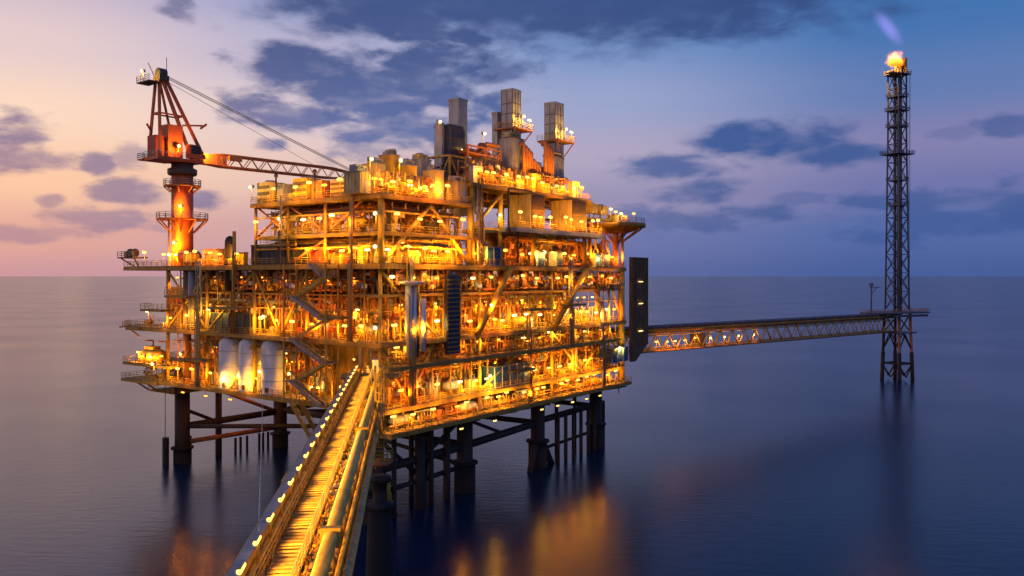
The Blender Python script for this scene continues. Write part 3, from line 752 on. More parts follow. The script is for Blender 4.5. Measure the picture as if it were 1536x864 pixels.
    def lobe(cx,cy,cz,r,h,lean,seed):
        vs=[];fs=[]; prof=[(.25,0),(.7,.12),(1,.32),(.92,.5),(.62,.7),(.3,.87),(.06,1)]
        for j,(rr,hh) in enumerate(prof):
            for i in range(NN):
                a=2*PI*i/NN; k=1+.22*math.sin(2*a+j*1.1+seed)+.12*math.sin(5*a-j*1.7+seed*2); vs.append((cx+rr*r*k*math.cos(a)-lean*hh*hh,cy+rr*r*k*math.sin(a),cz+h*hh))
        for j in range(len(prof)-1):
            for i in range(NN): fs.append((j*NN+i,j*NN+(i+1)%NN,(j+1)*NN+(i+1)%NN,(j+1)*NN+i))
        fs.append(tuple(range(NN-1,-1,-1))); fs.append(tuple((len(prof)-1)*NN+i for i in range(NN)))
        fl._add(vs,fs,0,True)
    lobe(0,0,-1.0,2.3,4.6,1.0,0); lobe(-1.0,.4,-.8,1.8,3.8,1.6,1.4); lobe(1.1,-.3,-1.0,1.7,3.6,.4,2.9); lobe(-.2,-.6,-1.0,1.5,5.2,1.5,4.1)
    o=fl.build('flame','flame',None,M4@Vector((-.5,0,126.6))); tag(o,'bright white and orange gas flame burning on the flare tower tip','flame')
    s=o.modifiers.new('soft','SUBSURF'); s.levels=1; s.render_levels=1
    gm=bpy.data.materials.new('flame_gas'); gm.use_nodes=True; nt=gm.node_tree; nt.nodes.clear(); N=nt.nodes; K=nt.links
    tc=N.new('ShaderNodeTexCoord'); mp=N.new('ShaderNodeMapping'); mp.inputs['Scale'].default_value=(1/4.6,1/4.4,1/4.4); ln=N.new('ShaderNodeVectorMath'); ln.operation='LENGTH'; nz=N.new('ShaderNodeTexNoise'); nz.inputs['Scale'].default_value=.55; nz.inputs['Detail'].default_value=4
    K.new(tc.outputs['Object'],mp.inputs[0]); K.new(mp.outputs[0],ln.inputs[0]); K.new(tc.outputs['Object'],nz.inputs['Vector'])
    m1=N.new('ShaderNodeMath'); m1.operation='MULTIPLY_ADD'; m1.inputs[1].default_value=1.9; m1.inputs[2].default_value=-.85; K.new(nz.outputs['Fac'],m1.inputs[0])
    m2=N.new('ShaderNodeMath'); m2.operation='ADD'; K.new(ln.outputs['Value'],m2.inputs[0]); K.new(m1.outputs[0],m2.inputs[1])
    mr=N.new('ShaderNodeMapRange'); mr.interpolation_type='SMOOTHSTEP'; mr.inputs[1].default_value=.98; mr.inputs[2].default_value=.25; mr.inputs[3].default_value=0; mr.inputs[4].default_value=.75; K.new(m2.outputs[0],mr.inputs[0])
    em=N.new('ShaderNodeEmission'); em.inputs[0].default_value=(1,.27,.035,1); K.new(mr.outputs[0],em.inputs[1]); ou=N.new('ShaderNodeOutputMaterial'); K.new(em.outputs[0],ou.inputs['Volume']); M['flame_gas']=gm
    MB().lathe([(.2,-4.4),(2.2,-3.8),(3.8,-2.2),(4.4,0),(3.8,2.2),(2.2,3.8),(.2,4.4)],20).build('outer_flame','flame_gas',o,(-.5,0,1.8))
    l=bpy.data.objects.new('flame_glow',light_data('flame_glow',30000,(1,.42,.05),1.6)); COL.objects.link(l); l.parent=o; l.location=(-4.5,-2.5,1)
    # faint violet plume of hot gas blown from the flame
    pm=bpy.data.materials.new('gas_plume'); pm.use_nodes=True; nt=pm.node_tree; nt.nodes.clear(); N=nt.nodes
    tc=N.new('ShaderNodeTexCoord'); ln=N.new('ShaderNodeVectorMath'); ln.operation='LENGTH'; mp=N.new('ShaderNodeMapping'); mp.inputs['Scale'].default_value=(1/11.5,1/3.6,1/3.6)
    nt.links.new(tc.outputs['Object'],mp.inputs[0]); nt.links.new(mp.outputs[0],ln.inputs[0])
    mr=N.new('ShaderNodeMapRange'); mr.interpolation_type='SMOOTHSTEP'; mr.inputs[1].default_value=1; mr.inputs[2].default_value=.1; mr.inputs[3].default_value=0; mr.inputs[4].default_value=.13
    nt.links.new(ln.outputs['Value'],mr.inputs[0]); em=N.new('ShaderNodeEmission'); em.inputs[0].default_value=(.35,.2,.75,1); nt.links.new(mr.outputs[0],em.inputs[1])
    ou=N.new('ShaderNodeOutputMaterial'); nt.links.new(em.outputs[0],ou.inputs['Volume']); M['gas_plume']=pm
    p=MB().lathe([(.2,-11.4),(2,-9.2),(3.2,-5),(3.6,0),(3.2,5),(2,9.2),(.2,11.4)],20,axis='x').build('gas_plume','gas_plume',None,M4@Vector((-5.4,0,140.5)))
    p.rotation_euler=Vector((-.62,0,.78)).to_track_quat('X','Z').to_euler(); tag(p,'faint violet plume of burnt gas drifting off the flame',None,None,'stuff')
flare_tower()

# ------------------------------------------------------------------ pedestal crane
def crane():
    P=W(-18,66,L3); t=thing('pedestal_crane','tall red pedestal crane with lattice boom lowered over the platform','crane',P,ANG)
    MB().tube((0,0,0),(0,0,20.3),2.3,24).build('pedestal','crane_red',t)
    MB().lathe([(2.9,20.3),(3.1,20.6),(3.1,21.6),(2.3,22),(2.3,23)],24).build('slew_ring','dark_steel',t)
    def ringdeck(z,r):
        o=MB().ring((0,0),2.5,r,z-.25,z,28).build('ring_platform','orange_paint',t)
        MB().rail([(r*math.cos(2*PI*i/18),r*math.sin(2*PI*i/18)) for i in range(18)],z,1.3,.09,1.7,closed=True).build('railing','galvanised',o)
        g=MB()
        for i in range(8): a=2*PI*i/8; g.bar((2.5*math.cos(a),2.5*math.sin(a),z-3.2*(r-2.5)/3),(r*math.cos(a),r*math.sin(a),z-.25),.25)
        g.build('strut','orange_paint',o)
    ringdeck(10.6,5.4); ringdeck(18.0,3.9)
    g=MB(); 
    for s in (-.3,.3): g.bar((-2.75,-.9+s,0),(-2.75,-.9+s,18),.1)
    g.bar((-2.7,.9,0),(-2.7,.9,10.5),.4,.2); g.build('ladder','dark_steel',t)
    z0=23
    MB().box(-7.4,-2.8,z0,3.4,2.8,z0+.7).build('turntable','crane_red',t)
    MB().box(-4.3,-1.5,z0+.7,-.8,1.5,z0+8.0).build('machinery_house','crane_red',t)
    MB().box(-6.8,-.8,z0+.7,-4.6,2.4,z0+5.4).build('winch_house','red_paint',t)
    cb=MB().box(-.35,-3.6,z0+.9,2.2,-1.9,z0+3.9).build('cab','crane_red',t); MB().box(.0,-3.66,z0+1.9,2.25,-2.1,z0+3.6).build('window','glass_dark',cb)
    MB().rail([(-7.4,2.8),(-7.4,-2.8),(3.4,-2.8)],z0+.7,1.2,.09).build('railing','galvanised',t)
    o=MB().box(-7.6,2.85,z0+.2,-1,5.0,z0+.5).build('side_platform','crane_red',t); MB().rail([(-7.6,2.85),(-7.6,5.0),(-1,5.0)],z0+.5,1.2,.09).build('railing','galvanised',o)
    top=Vector((-5.0,0,z0+17.6))
    for y in (-1.9,1.9):
        MB().bar((-6.6,y*1.2,z0+.7),(top.x-.9,y*.35,top.z),.5).build('back_leg','crane_red',t)
        MB().bar((4.0,y*1.25,z0+1.2),(top.x+.8,y*.35,top.z),.6).build('front_leg','crane_red',t)
        MB().bar((-2.0,y*1.0,z0+8.2),(top.x,y*.35,top.z),.4).build('middle_leg','crane_red',t)
    g=MB(); g.bar((-6.2,-1.4,z0+10.2),(-6.2,1.4,z0+10.2),.35); g.bar((-.6,-1.4,z0+10.2),(-.6,1.4,z0+10.2),.35); g.bar((-6.2,-1.3,z0+10.2),(-.6,-1.3,z0+10.2),.3); g.bar((-6.2,1.3,z0+10.2),(-.6,1.3,z0+10.2),.3)
    g.bar((-.8,-1.3,z0+8.2),(3.4,-2.6,z0+8.6),.35); g.bar((3.0,-2.2,z0+7.9),(4.0,-3.2,z0+9),.4); g.bar((-7.2,2,z0+8),(-6.2,1.6,z0+6.2),.4); g.build('tie_beam','crane_red',t)
    g=MB(); g.cbox(top.x,0,top.z-.3,2.2,2.6,1.2); g.lathe([(1.0,-.9),(1.15,-.85),(1.15,.85),(1.0,.9)],14,(top.x,0,top.z+1.4),axis='x'); g.tube((top.x+1,-.4,top.z+1),(top.x+1,-.4,top.z+5),.07,6); g.tube((top.x-1,1.2,top.z+1),(top.x-2,1.8,top.z+3.6),.1,6); g.build('apex','dark_steel',t)
    o=MB().box(top.x-3.6,-1.4,top.z-1.0,top.x-.9,3.6,top.z-.75).build('apex_platform','dark_steel',t); MB().rail([(top.x-.9,3.6),(top.x-3.6,3.6),(top.x-3.6,-1.4)],top.z-.75,1.2,.08).build('railing','galvanised',o)
    # boom along +x (u)
    BL_=47.0; bz=z0+1.6
    a=Vector((4.0,0,bz)); tip=Vector((4.0+BL_,-1.0,bz+.6))
    def sec(f,sy,sz):
        p=a.lerp(tip,f); k=min(1,f*9+.25); 
        if f>.8: k=max(.3,1-(f-.8)*3)
        return p+Vector((0,sy*1.15*max(.6,k),sz*1.35*k))
    for sy in (-1,1):
        for sz in (-1,1):
            MB().path([sec(i/16,sy,sz) for i in range(17)],.25,6).build('boom_chord','boom_orange',t)
    n=22
    for side in range(4):
        g=MB(); q=[(-1,-1),(-1,1),(1,1),(1,-1)]; A_,B_=q[side],q[(side+1)%4]
        for i in range(n):
            f0,f1=i/n,(i+1)/n
            g.tube(sec(f0,*(A_ if i%2 else B_)),sec(f1,*(B_ if i%2 else A_)),.1,6)
        g.build('boom_lacing','boom_orange',t)
    g=MB(); g.box(4,-1.3,bz-1.2,10.5,-1.0,bz+1.1); g.box(4,1.0,bz-1.2,10.5,1.3,bz+1.1); g.cbox(12.5,-1.5,bz+.2,3.4,.9,1.1); g.build('boom_foot','boom_orange',t)
    g=MB()
    for y in (-.7,-.3,.3,.7): g.tube(top+Vector((.8,y,1)),tip+Vector((0,y,.9)),.05,5)
    g.build('pendant_line','dark_steel',t)
    MB().tube(top+Vector((.6,0,.2)),a.lerp(tip,.72)+Vector((0,0,1.2)),.05,5).build('hoist_line','dark_steel',t)
    lamp('flood',P+Matrix.Rotation(ANG,3,'Z')@Vector((top.x-2.6,2.6,top.z-.75)),RZ_STAIR,'white floodlight at the very top of the crane A frame',None,1500,PALE)
    for i,(x,y) in enumerate(((-3.2,-.6),(-2.6,-2.2))):
        lamp('flood',P+Matrix.Rotation(ANG,3,'Z')@Vector((x,y,.05)),RZ_STAIR,'round floodlight at the foot of the red crane pedestal','floodlights at the crane foot',4200,WARM)
    lamp('flood',P+Matrix.Rotation(ANG,3,'Z')@Vector((2.4,-2.3,z0+.75)),RZ_SEA+PI/2,'added fill floodlight on the crane turntable shining along the boom',None,4200,WARM,(0.3,-1,.1))  # lamp added to make the boom look lit
    lamp('flood',P+Matrix.Rotation(ANG,3,'Z')@Vector((-2.6,-2.6,z0+.75)),RZ_SEA,'added fill floodlight on the crane turntable shining on the red machinery house',None,1500,WARM,(-.3,.9,.5))  # lamp added to bring up the red of the house
    lamp('flood',P+Matrix.Rotation(ANG,3,'Z')@Vector((-2.3,-3.4,10.65)),RZ_STAIR,'floodlight on the ring platform halfway up the crane pedestal',None,3600,WARM)
    lamp('flood',P+Matrix.Rotation(ANG,3,'Z')@Vector((-3.6,-3.2,10.65-8)),RZ_STAIR,'floodlight shining up at the crane pedestal from a tall post',None,3600,WARM)
crane()
# ------------------------------------------------------------------ process equipment: one of each kind and colour, then copies
COLOURS={'cream':'cream_paint','white':'white_paint','yellow':'yellow_paint','grey':'grey_paint','pale grey':'pale_grey_paint','rust red':'rust_primer','orange':'orange_paint','red':'red_paint','dark':'dark_steel','blue':'blue_paint','green':'green_paint'}
def valve_wheel(g,p,axis='y',r=.22):
    p=Vector(p); d=Vector((0,-.35,0)) if axis=='y' else Vector((0,0,.4)); g.tube(p,p+d,.05,6)
    q=p+d; n=10
    for i in range(n):
        a,b=2*PI*i/n,2*PI*(i+1)/n
        f=(lambda a:q+Vector((r*math.cos(a),0,r*math.sin(a)))) if axis=='y' else (lambda a:q+Vector((r*math.cos(a),r*math.sin(a),0)))
        g.bar(f(a),f(b),.06)
def k_vessel(t,m,q):
    MB().lathe([(1.0,0),(1.0,.7)],16).build('skirt','girder_paint',t)
    MB().lathe([(1.02,.7),(1.05,.8),(1.05,4.6),(.95,5.0),(.7,5.25),(.3,5.4),(.05,5.43)],16).build('shell',m,t)
    g=MB(); g.tube((0,0,5.3),(0,0,5.9),.16,8); g.lathe([(.3,5.85),(.3,6.0)],10); g.tube((-.9,-.4,1.6),(-1.5,-.7,1.6),.14,8); g.tube((.5,-.9,3.4),(.7,-1.5,3.4),.14,8); g.build('nozzle',m,t)
    g=MB(); 
    for s in (-.2,.2): g.bar((s,-1.2,0),(s,-1.2,5.2),.06)
    for k in range(14): g.bar((-.2,-1.2,.3+k*.35),(.2,-1.2,.3+k*.35),.05)
    g.ring((0,0),1.05,1.6,4.3,4.38,16); g.rail([(1.55*math.cos(2*PI*i/12),1.55*math.sin(2*PI*i/12)) for i in range(12)],4.38,.9,.05,.9,closed=True); g.build('ladder','yellow_paint',t)
def k_drum(t,m,q):
    MB().lathe([(.05,-2.4),(.5,-2.3),(.82,-2.05),(.95,-1.7),(.95,1.7),(.82,2.05),(.5,2.3),(.05,2.4)],14,(0,0,1.75),axis='x').build('shell',m,t)
    for x in (-1.2,1.2): MB().box(x-.14,-.75,0,x+.14,.75,1.2).build('saddle','girder_paint',t)
    g=MB(); g.tube((-.6,0,2.6),(-.6,0,3.2),.14,8); g.tube((.8,0,2.6),(.8,0,3.3),.18,8); g.lathe([(.32,3.2),(.32,3.35)],10,(.8,0,0)); g.bend([(1.4,-.9,1.6),(1.4,-1.4,1.6),(1.4,-1.4,.1)],.12,7); g.build('nozzle',q,t)
def k_cabinet(t,m,q):
    MB().box(-1.5,-.55,0,1.5,.55,.15).build('plinth','dark_steel',t)
    MB().box(-1.5,-.5,.15,1.5,.5,2.3).build('body',m,t)
    for i in range(3): 
        d=MB().box(-1.42+i*.97,-.54,.25,-.54+i*.97,-.505,2.2).build('door',m,t); MB().box(-.66+i*.97,-.58,1.1,-.6+i*.97,-.545,1.4).build('handle','dark_steel',d)
    MB().box(-1.6,-.6,2.305,1.6,.6,2.4).build('roof','grey_paint',t)
def k_pump(t,m,q):
    MB().box(-1.6,-.7,0,1.6,.7,.3).build('base_frame','girder_paint',t)
    MB().lathe([(.1,-.75),(.46,-.7),(.5,-.55),(.5,.5),(.36,.6),(.1,.65)],12,(-.7,0,.95),axis='x').build('motor',m,t)
    MB().lathe([(.15,-.3),(.55,-.25),(.55,.25),(.15,.3)],12,(.8,0,.95),axis='x').tube((-.1,0,.95),(.6,0,.95),.12,8).build('pump',q,t)
    g=MB(); g.bend([(.8,0,1.4),(.8,0,2.3),(.8,-.6,2.3),(1.6,-.6,2.3),(1.6,-.6,0)],.13,8,rad=.35); g.bend([(1.2,0,.95),(2.0,0,.95),(2.0,0,2.8)],.13,8,rad=.35); valve_wheel(g,(1.6,-.7,1.4)); g.build('pipework',q,t)
def k_manifold(t,m,q):
    g=MB(); g.tube((-2.3,0,.55),(2.3,0,.55),.22,10); g.tube((-2.3,.1,2.5),(2.3,.1,2.5),.18,10); g.build('header',m,t)
    for i in range(6):
        x=-1.95+i*.78; r=MB().bend([(x,-.05,.55),(x,-.45,.75),(x,-.45,2.2),(x,.1,2.5)],.1,7,rad=.25); r.lathe([(.18,1.2),(.22,1.25),(.22,1.6),(.18,1.65)],8,(x,-.45,0)); o=r.build('riser',q if i%2 else m,t)
        v=MB(); valve_wheel(v,(x,-.5,1.42)); v.build('valve_wheel','red_paint' if i%3==0 else 'yellow_paint',o)
    g=MB()
    for x in (-2.2,0,2.2): g.bar((x,.25,0),(x,.25,2.9),.14); g.bar((x,-.4,.3),(x,.25,.3),.12)
    g.build('support','girder_paint',t)
def k_spool(t,m,q):
    rr=random.Random(hash(m)%97+len(q)); 
    for i in range(9):
        x=-1.9+i*.46; y=rr.uniform(-.4,.4); r=rr.choice((.08,.11,.15,.2)); z1=rr.uniform(1.6,3.2); x2=x+rr.uniform(-1.2,1.2)
        pts=rr.choice(([(x,y,0),(x,y,z1),(x2,y+.2,z1),(x2,y+.2,3.8)],[(x,y,0),(x,y,3.8)],[(x,y,3.8),(x,y,z1),(x2,y-.4,z1),(x2,y-.4,0)]))
        MB().bend(pts,r,7,rad=.3).build('pipe',rr.choice((m,q,m,'galvanised')),t)
    g=MB()
    for z in (.9,2.9): g.bar((-2.2,.5,z),(2.2,.5,z),.14)
    for x in (-2.2,2.2): g.bar((x,.5,0),(x,.5,3.8),.14)
    g.build('support','girder_paint',t)
def k_exchanger(t,m,q):
    for k,z in enumerate((.85,2.25)):
        MB().lathe([(.1,-2.3),(.5,-2.25),(.55,-1.9),(.7,-1.88),(.7,-1.75),(.52,-1.7),(.52,1.7),(.7,1.75),(.7,1.88),(.5,1.95),(.3,2.2),(.05,2.3)],12,(0,0,z),axis='x').build('shell',m if k else q,t)
    g=MB()
    for x in (-1.2,1.2): g.box(x-.1,-.5,0,x+.1,.5,.4); g.box(x-.1,-.4,1.35,x+.1,.4,1.75)
    g.build('saddle','girder_paint',t)
    g=MB(); g.bend([(-1.5,0,2.7),(-1.5,0,3.4),(-1.5,-.8,3.4),(-1.5,-.8,0)],.14,8,rad=.35); g.bend([(1.4,0,2.7),(1.4,0,3.7)],.16,8); g.build('nozzle',q,t)
def k_fin_cooler(t,m,q):
    MB().box(-1.6,-1.1,.9,1.6,1.1,2.9).build('body',m,t)
    g=MB()
    for k in range(7): g.box(-1.5,-1.18,1.02+k*.27,1.5,-1.105,1.14+k*.27)
    g.build('louvre','dark_steel',t)
    for x in (-1.45,1.45):
        for y in (-.95,.95): MB().bar((x,y,0),(x,y,.9),.16).build('leg','girder_paint',t)
    MB().lathe([(.8,2.9),(.85,3.25),(.75,3.25)],14).build('fan_ring','grey_paint',t)
def k_locker(t,m,q):
    MB().box(-.55,-.4,.1,.55,.4,1.9).build('body',m,t); d=MB().box(-.5,-.44,.18,.5,-.405,1.82).build('door',m,t); MB().box(.3,-.49,.9,.38,-.445,1.2).build('handle','dark_steel',d)
    g=MB(); 
    for x in (-.45,.45): g.box(x-.06,-.35,0,x+.06,.35,.1)
    g.build('foot','dark_steel',t)
def k_ducting(t,m,q):
    g=MB(); g.box(-.7,-.6,0,.7,.6,2.6); g.box(-.7,-.6,2.6,2.4,.6,3.7); g.build('duct',m,t)
    g=MB(); 
    for z in (.6,1.5,2.4): g.box(-.76,-.66,z,.76,.66,z+.08)
    for x in (.9,1.8): g.box(x,-.66,2.55,x+.08,.66,3.75)
    g.build('flange',q,t)
    g=MB().bar((2.1,0,0),(2.1,0,2.6),.2).build('leg','girder_paint',t)
def k_screen(seed):
    def f(t,m,q):
        rr=random.Random(seed); cols=(m,m,q,'rust_primer','girder_paint','yellow_paint','galvanised','orange_paint')
        for i in range(20):
            r=rr.choice((.05,.07,.1,.14,.2,.26)); y=rr.uniform(-.9,.9); x=rr.uniform(-2.9,2.9); z=rr.uniform(.3,4.7); k=rr.random()
            if k<.38: pts=[(x,y,0),(x,y,5)]
            elif k<.6: pts=[(-3,y,z),(3,y,z+rr.uniform(-.05,.05))]
            elif k<.8: x2=max(-3,min(3,x+rr.uniform(-2.5,2.5))); pts=[(x,y,0),(x,y,z),(x2,y,z),(x2,y,5)]
            elif k<.92: x2=max(-3,min(3,x+rr.uniform(-2,2))); pts=[(x,y,5),(x,y,z),(x,y-.6,z),(x2+.3,y-.6,z)]
            else: pts=[(x,y,z),(x+1.4,y,z+1.0)]
            o=MB().bend(pts,r,7,rad=.35)
            for c in range(rr.choice((0,1,2))):
                p=Vector(pts[0]).lerp(Vector(pts[1]),rr.uniform(.2,.8)); d=(Vector(pts[1])-Vector(pts[0])).normalized()*.12; o.tube(p-d,p+d,r*1.7+.04,8)
            o.build('pipe',rr.choice(cols),t)
        for i in range(9):
            w_,h=rr.uniform(.3,1.1),rr.uniform(.3,1.3); x=rr.uniform(-2.6,2.6); z=rr.uniform(.2,4); MB().box(x,-.95,z,x+w_,-.55,z+h).build('junction_box',rr.choice(cols+('red_paint','dark_steel','white_paint')),t)
        g=MB()
        for x in (-3,-1,1,3): g.bar((x,1,0),(x,1,5),.16)
        for z in (1.4,3.2,4.9): g.bar((-3,1,z),(3,1,z),.14)
        g.bar((-3,1,0),(-1,1,3.2),.12); g.bar((3,1,0),(1,1,3.2),.12)
        g.build('support','girder_paint',t)
    return f
KINDS={'vessel':(k_vessel,'pressure vessel',2.6,6.0,'pressure_vessel'),'drum':(k_drum,'horizontal drum',5.2,3.4,'horizontal_drum'),'cabinet':(k_cabinet,'control cabinet',3.4,2.4,'control_cabinet'),
 'pump':(k_pump,'pump skid',4.0,2.9,'pump_skid'),'manifold':(k_manifold,'valve manifold',4.8,3.0,'valve_manifold'),'spool':(k_spool,'upright pipe spools',4.6,3.8,'pipe_spool'),
 'exchanger':(k_exchanger,'double heat exchanger',4.8,3.8,'heat_exchanger'),'cooler':(k_fin_cooler,'fan cooler box',3.5,3.3,'fan_cooler'),'locker':(k_locker,'steel locker',1.3,1.9,'equipment_locker'),'duct':(k_ducting,'ventilation duct',3.4,3.8,'ventilation_duct')}
for i in range(6): KINDS[f'screen{i}']=(k_screen(i+1),'pipework bay',6.0,5.0,'pipework_bay')
PAIR={'cream':'yellow_paint','white':'pale_grey_paint','yellow':'orange_paint','grey':'cream_paint','pale grey':'yellow_paint','rust red':'orange_paint','orange':'cream_paint','red':'grey_paint','dark':'rust_primer','blue':'pale_grey_paint','green':'grey_paint'}
PROTO={}; PLACED=[]
def equip(kind,colour,loc,rz,where,sc=1.0,hmax=None,flip=False):
    fn,phrase,wd,h,nm=KINDS[kind]
    label=f"{colour} {phrase} {where}"
    s=(sc*(-1 if False else 1),sc,sc if not hmax else min(sc,hmax/h))
    k=(kind,colour)
    if k not in PROTO:
        o=thing(nm,label,phrase.split(' on ')[0].split(' with ')[0].split()[-1] if kind!='spool' else 'pipework',loc,rz); fn(o,COLOURS[colour],PAIR[colour]); freeze(o); PROTO[k]=o; o.scale=s
    else: o=dup(PROTO[k],loc,rz,label,None,s)
    PLACED.append(o); return o
def face_loc(face,s,d,z):
    return (W(s,V0+d,z),RZ_SEA) if face=='sea' else (W(U0+d,s,z),RZ_STAIR)
SEA_BAYS=[(-99,-14,'behind the gangway end'),(-14,-1,'beside the dark louvre column'),(-1,12,'before the first sloping tube'),(12,27,'between the two sloping tubes'),(27,43,'past the second sloping tube'),(43,99,'next to the tall firewall')]
STAIR_BAYS=[(-99,5,'by the corner column'),(5,13,'behind the zigzag stairs'),(13,28,'above the white tanks'),(28,44,'mid stair face'),(44,99,'towards the crane end')]
def bay(face,s):
    for a,b,n in (SEA_BAYS if face=='sea' else STAIR_BAYS):
        if a<=s<b: return n
def fill(face,z,s0,s1,d,h,mix,deckname,cols,seed,gap=(.2,1.4),row='',sc=(.85,1.1)):
    rr=random.Random(seed); s=s0
    while s<s1:
        k=rr.choice(mix); c=rr.choice(cols); f=rr.uniform(*sc); wd=KINDS[k][2]*f
        s+=wd/2
        if s+wd/2>s1+1: break
        loc,rz=face_loc(face,s,d+rr.uniform(-.4,.5),z)
        nm=bay(face,s)
        if 'L1' in deckname and nm=='above the white tanks': nm='near the white tanks'
        equip(k,c,loc,rz,f"{row}on the {deckname.replace('L1','')} {nm}".replace('  ',' '),f,h)
        s+=wd/2+rr.uniform(*gap)
C1=('cream','cream','yellow','white','orange','rust red','pale grey'); C2=('cream','yellow','orange','white','cream'); C3=('rust red','orange','yellow','cream','dark')
PROC=('pump','manifold','spool','drum','exchanger','manifold','spool','vessel','cabinet'); LOW=('pump','manifold','drum','cabinet','locker','manifold'); TALL=('vessel','spool','spool','duct','exchanger','manifold')
# sea face
fill('sea',L0,-23,24,1.6,2.7,('manifold','pump','pump','drum','manifold','locker'),'lowest deck',C1,11,(.1,.8))
fill('sea',L0,27,54,2.0,2.7,('manifold','pump','drum','manifold'),'lowest deck',C2,12,(.1,.8))
fill('sea',L1,-14,3,2.2,4.2,PROC,'tank deck',C1,21); fill('sea',L1,19,55,2.2,4.2,PROC,'tank deck',C2,22)
fill('sea',L1,-20,54,6.4,5.5,TALL,'tank deck',C1,23,row='tall ')
fill('sea',LW,-24,50,1.6,2.6,('manifold','manifold','pump'),'narrow walkway deck',C3,31,(2,6))
fill('sea',LW,-24,50,4.6,3.0,('drum','spool','exchanger','manifold'),'narrow walkway deck',C3,32,(.5,2),row='set back ')
fill('sea',L2,-24,-1,2.6,5,PROC,'middle deck',C1,41); fill('sea',L2,2,24,2.6,4.6,PROC,'middle deck',C2,42); fill('sea',L2,26,55,2.6,4.6,PROC,'middle deck',C2,43)
fill('sea',L2,-22,54,6.6,6.5,TALL,'middle deck',C1,44,row='tall ')
fill('sea',L3,-24,-3,2.4,4.8,('cabinet','locker','pump','manifold','locker','cabinet'),'main deck',('cream','red','orange','yellow','cream'),51,(.3,1.2)); 
fill('sea',L3,-23,-3,5.8,4.8,('cooler','duct','cabinet','vessel'),'main deck',C2,52,row='tall ')
fill('sea',L3,-1,7,3,5.4,('duct','pump','vessel'),'main deck',('cream','grey','dark'),53); fill('sea',L3,8,55,5.6,6,TALL,'main deck',C3,54,row='tall ')
fill('sea',L3,40,56,2.2,4.2,('pump','manifold','locker'),'main deck',('orange','cream','red'),55)
fill('sea',48.9,-23,-3,3.2,4.6,('duct','spool','drum','manifold'),'inner roof frame',C3,56,(.6,2.4))
# stair face
fill('stair',L1,-3,7,4,4.6,PROC,'L1tank deck',C2,61); fill('stair',L1,27,58,3.0,4.4,('pump','manifold','drum','spool','cabinet','exchanger'),'L1tank deck',C1,62); fill('stair',L1,0,58,7.4,6,TALL,'L1tank deck',C2,63,row='tall ')
fill('stair',L2,-2,27,2.6,5,('locker','cabinet','pump','drum','locker','manifold'),'middle deck',('cream','red','orange','yellow','white'),64); fill('stair',L2,44,60,3,5,('vessel','manifold','spool'),'middle deck',C2,65); fill('stair',L2,0,56,7,7,TALL,'middle deck',('rust red','orange','yellow','cream','rust red'),66,row='tall ')
fill('stair',L3,-2,14,2.6,4.6,('locker','cabinet','locker','manifold','duct'),'main deck',('cream','red','orange','yellow'),67); fill('stair',L3,-2,27,6.4,4.8,('vessel','duct','cooler','spool'),'main deck',('orange','rust red','yellow'),68,row='tall ')
fill('stair',L3,34,56,3.0,3.2,('cabinet','cooler','pump','locker'),'main deck',('yellow','cream','cream'),69); 
fill('stair',48.9,1,27,3,4.6,('drum','spool','duct','manifold'),'inner roof frame',C3,70,(.6,2.4))
fill('stair',L1-.4,61,73,3,3,('manifold','pump','cabinet'),'L1corner deck',('cream','orange','yellow'),71)
fill('stair',L2,67.5,72,3,2.4,('pump','locker'),'jutting corner deck',('rust red','orange'),72)
# crowded pipework standing behind the first row
def screens(face,z,s0,s1,d,h,deckname,seed,cols=('rust red','yellow','orange','cream')):
    rr=random.Random(seed); s=s0+3
    while s<s1-2:
        loc,rz=face_loc(face,s,d+rr.uniform(-.3,.3),z); nm=bay(face,s)
        if 'L1' in deckname and nm=='above the white tanks': nm='near the white tanks'
        o=equip(f'screen{rr.randrange(6)}',rr.choice(cols),loc,rz,f"crowding the {deckname.replace('L1','')} {nm}"); o.scale=(1,1,h/5); s+=6.1
screens('sea',L1,-22,56,4.6,6.4,'tank deck sea side',1); screens('sea',L2,-24,40,4.7,7.5,'middle deck sea side',2); screens('sea',38.6,-24,56,1.2,3.9,'sea face mezzanine',3,('rust red','dark'))
screens('sea',L3,-24,-3,4.2,5.0,'main deck sea side',4); screens('sea',L3,12,56,3.9,5.8,'main deck sea side',5,('rust red','orange','dark')); screens('sea',48.9,-24,-4,4.6,5,'sea side roof frame',6,('rust red','orange'))
screens('sea',LW,-22,52,3.4,3.0,'walkway deck sea side',7,('rust red','dark'))
screens('stair',L1,14,58,5.6,8.0,'L1tank deck stair side',8); screens('stair',L2,0,56,5.0,7.6,'middle deck stair side',9,('rust red','orange','yellow')); screens('stair',38.7,0,56,2.4,3.9,'stair face mezzanine',10,('rust red','dark'))
screens('stair',L3,-3,16,4.6,5.0,'main deck stair side',11); screens('stair',48.9,-2,28,4.4,5,'stair side roof frame',12,('rust red','orange')); screens('stair',L1-.4,58,73,6.5,4,'L1corner deck',16,('orange','rust red')); screens('stair',L2,57,66,4.6,6.5,'L1middle deck end',13,('rust red','orange'))
screens('sea',L4,-25,-8,2.8,4.2,'low roof sea side',14,('cream','yellow')); screens('sea',L5,-2,38,3.2,4.6,'high roof sea side',15,('orange','yellow','cream'))
# roofs
fill('sea',L5,-2,38,2.0,5.0,('manifold','cabinet','pump','cabinet','duct'),'high roof',('cream','yellow','cream','pale grey'),81,(.4,1.6))
fill('sea',55.2,41,49,2.2,3.6,('cooler','duct','manifold'),'high corner deck',('cream','yellow'),82); fill('sea',54.2,49,57,-1.5,2.2,('pump','locker','manifold'),'round deck',('pale grey','cream'),83)
fill('sea',54.2,49.5,58,2.6,2.6,('cooler','pump'),'round deck',('pale grey','yellow'),84)

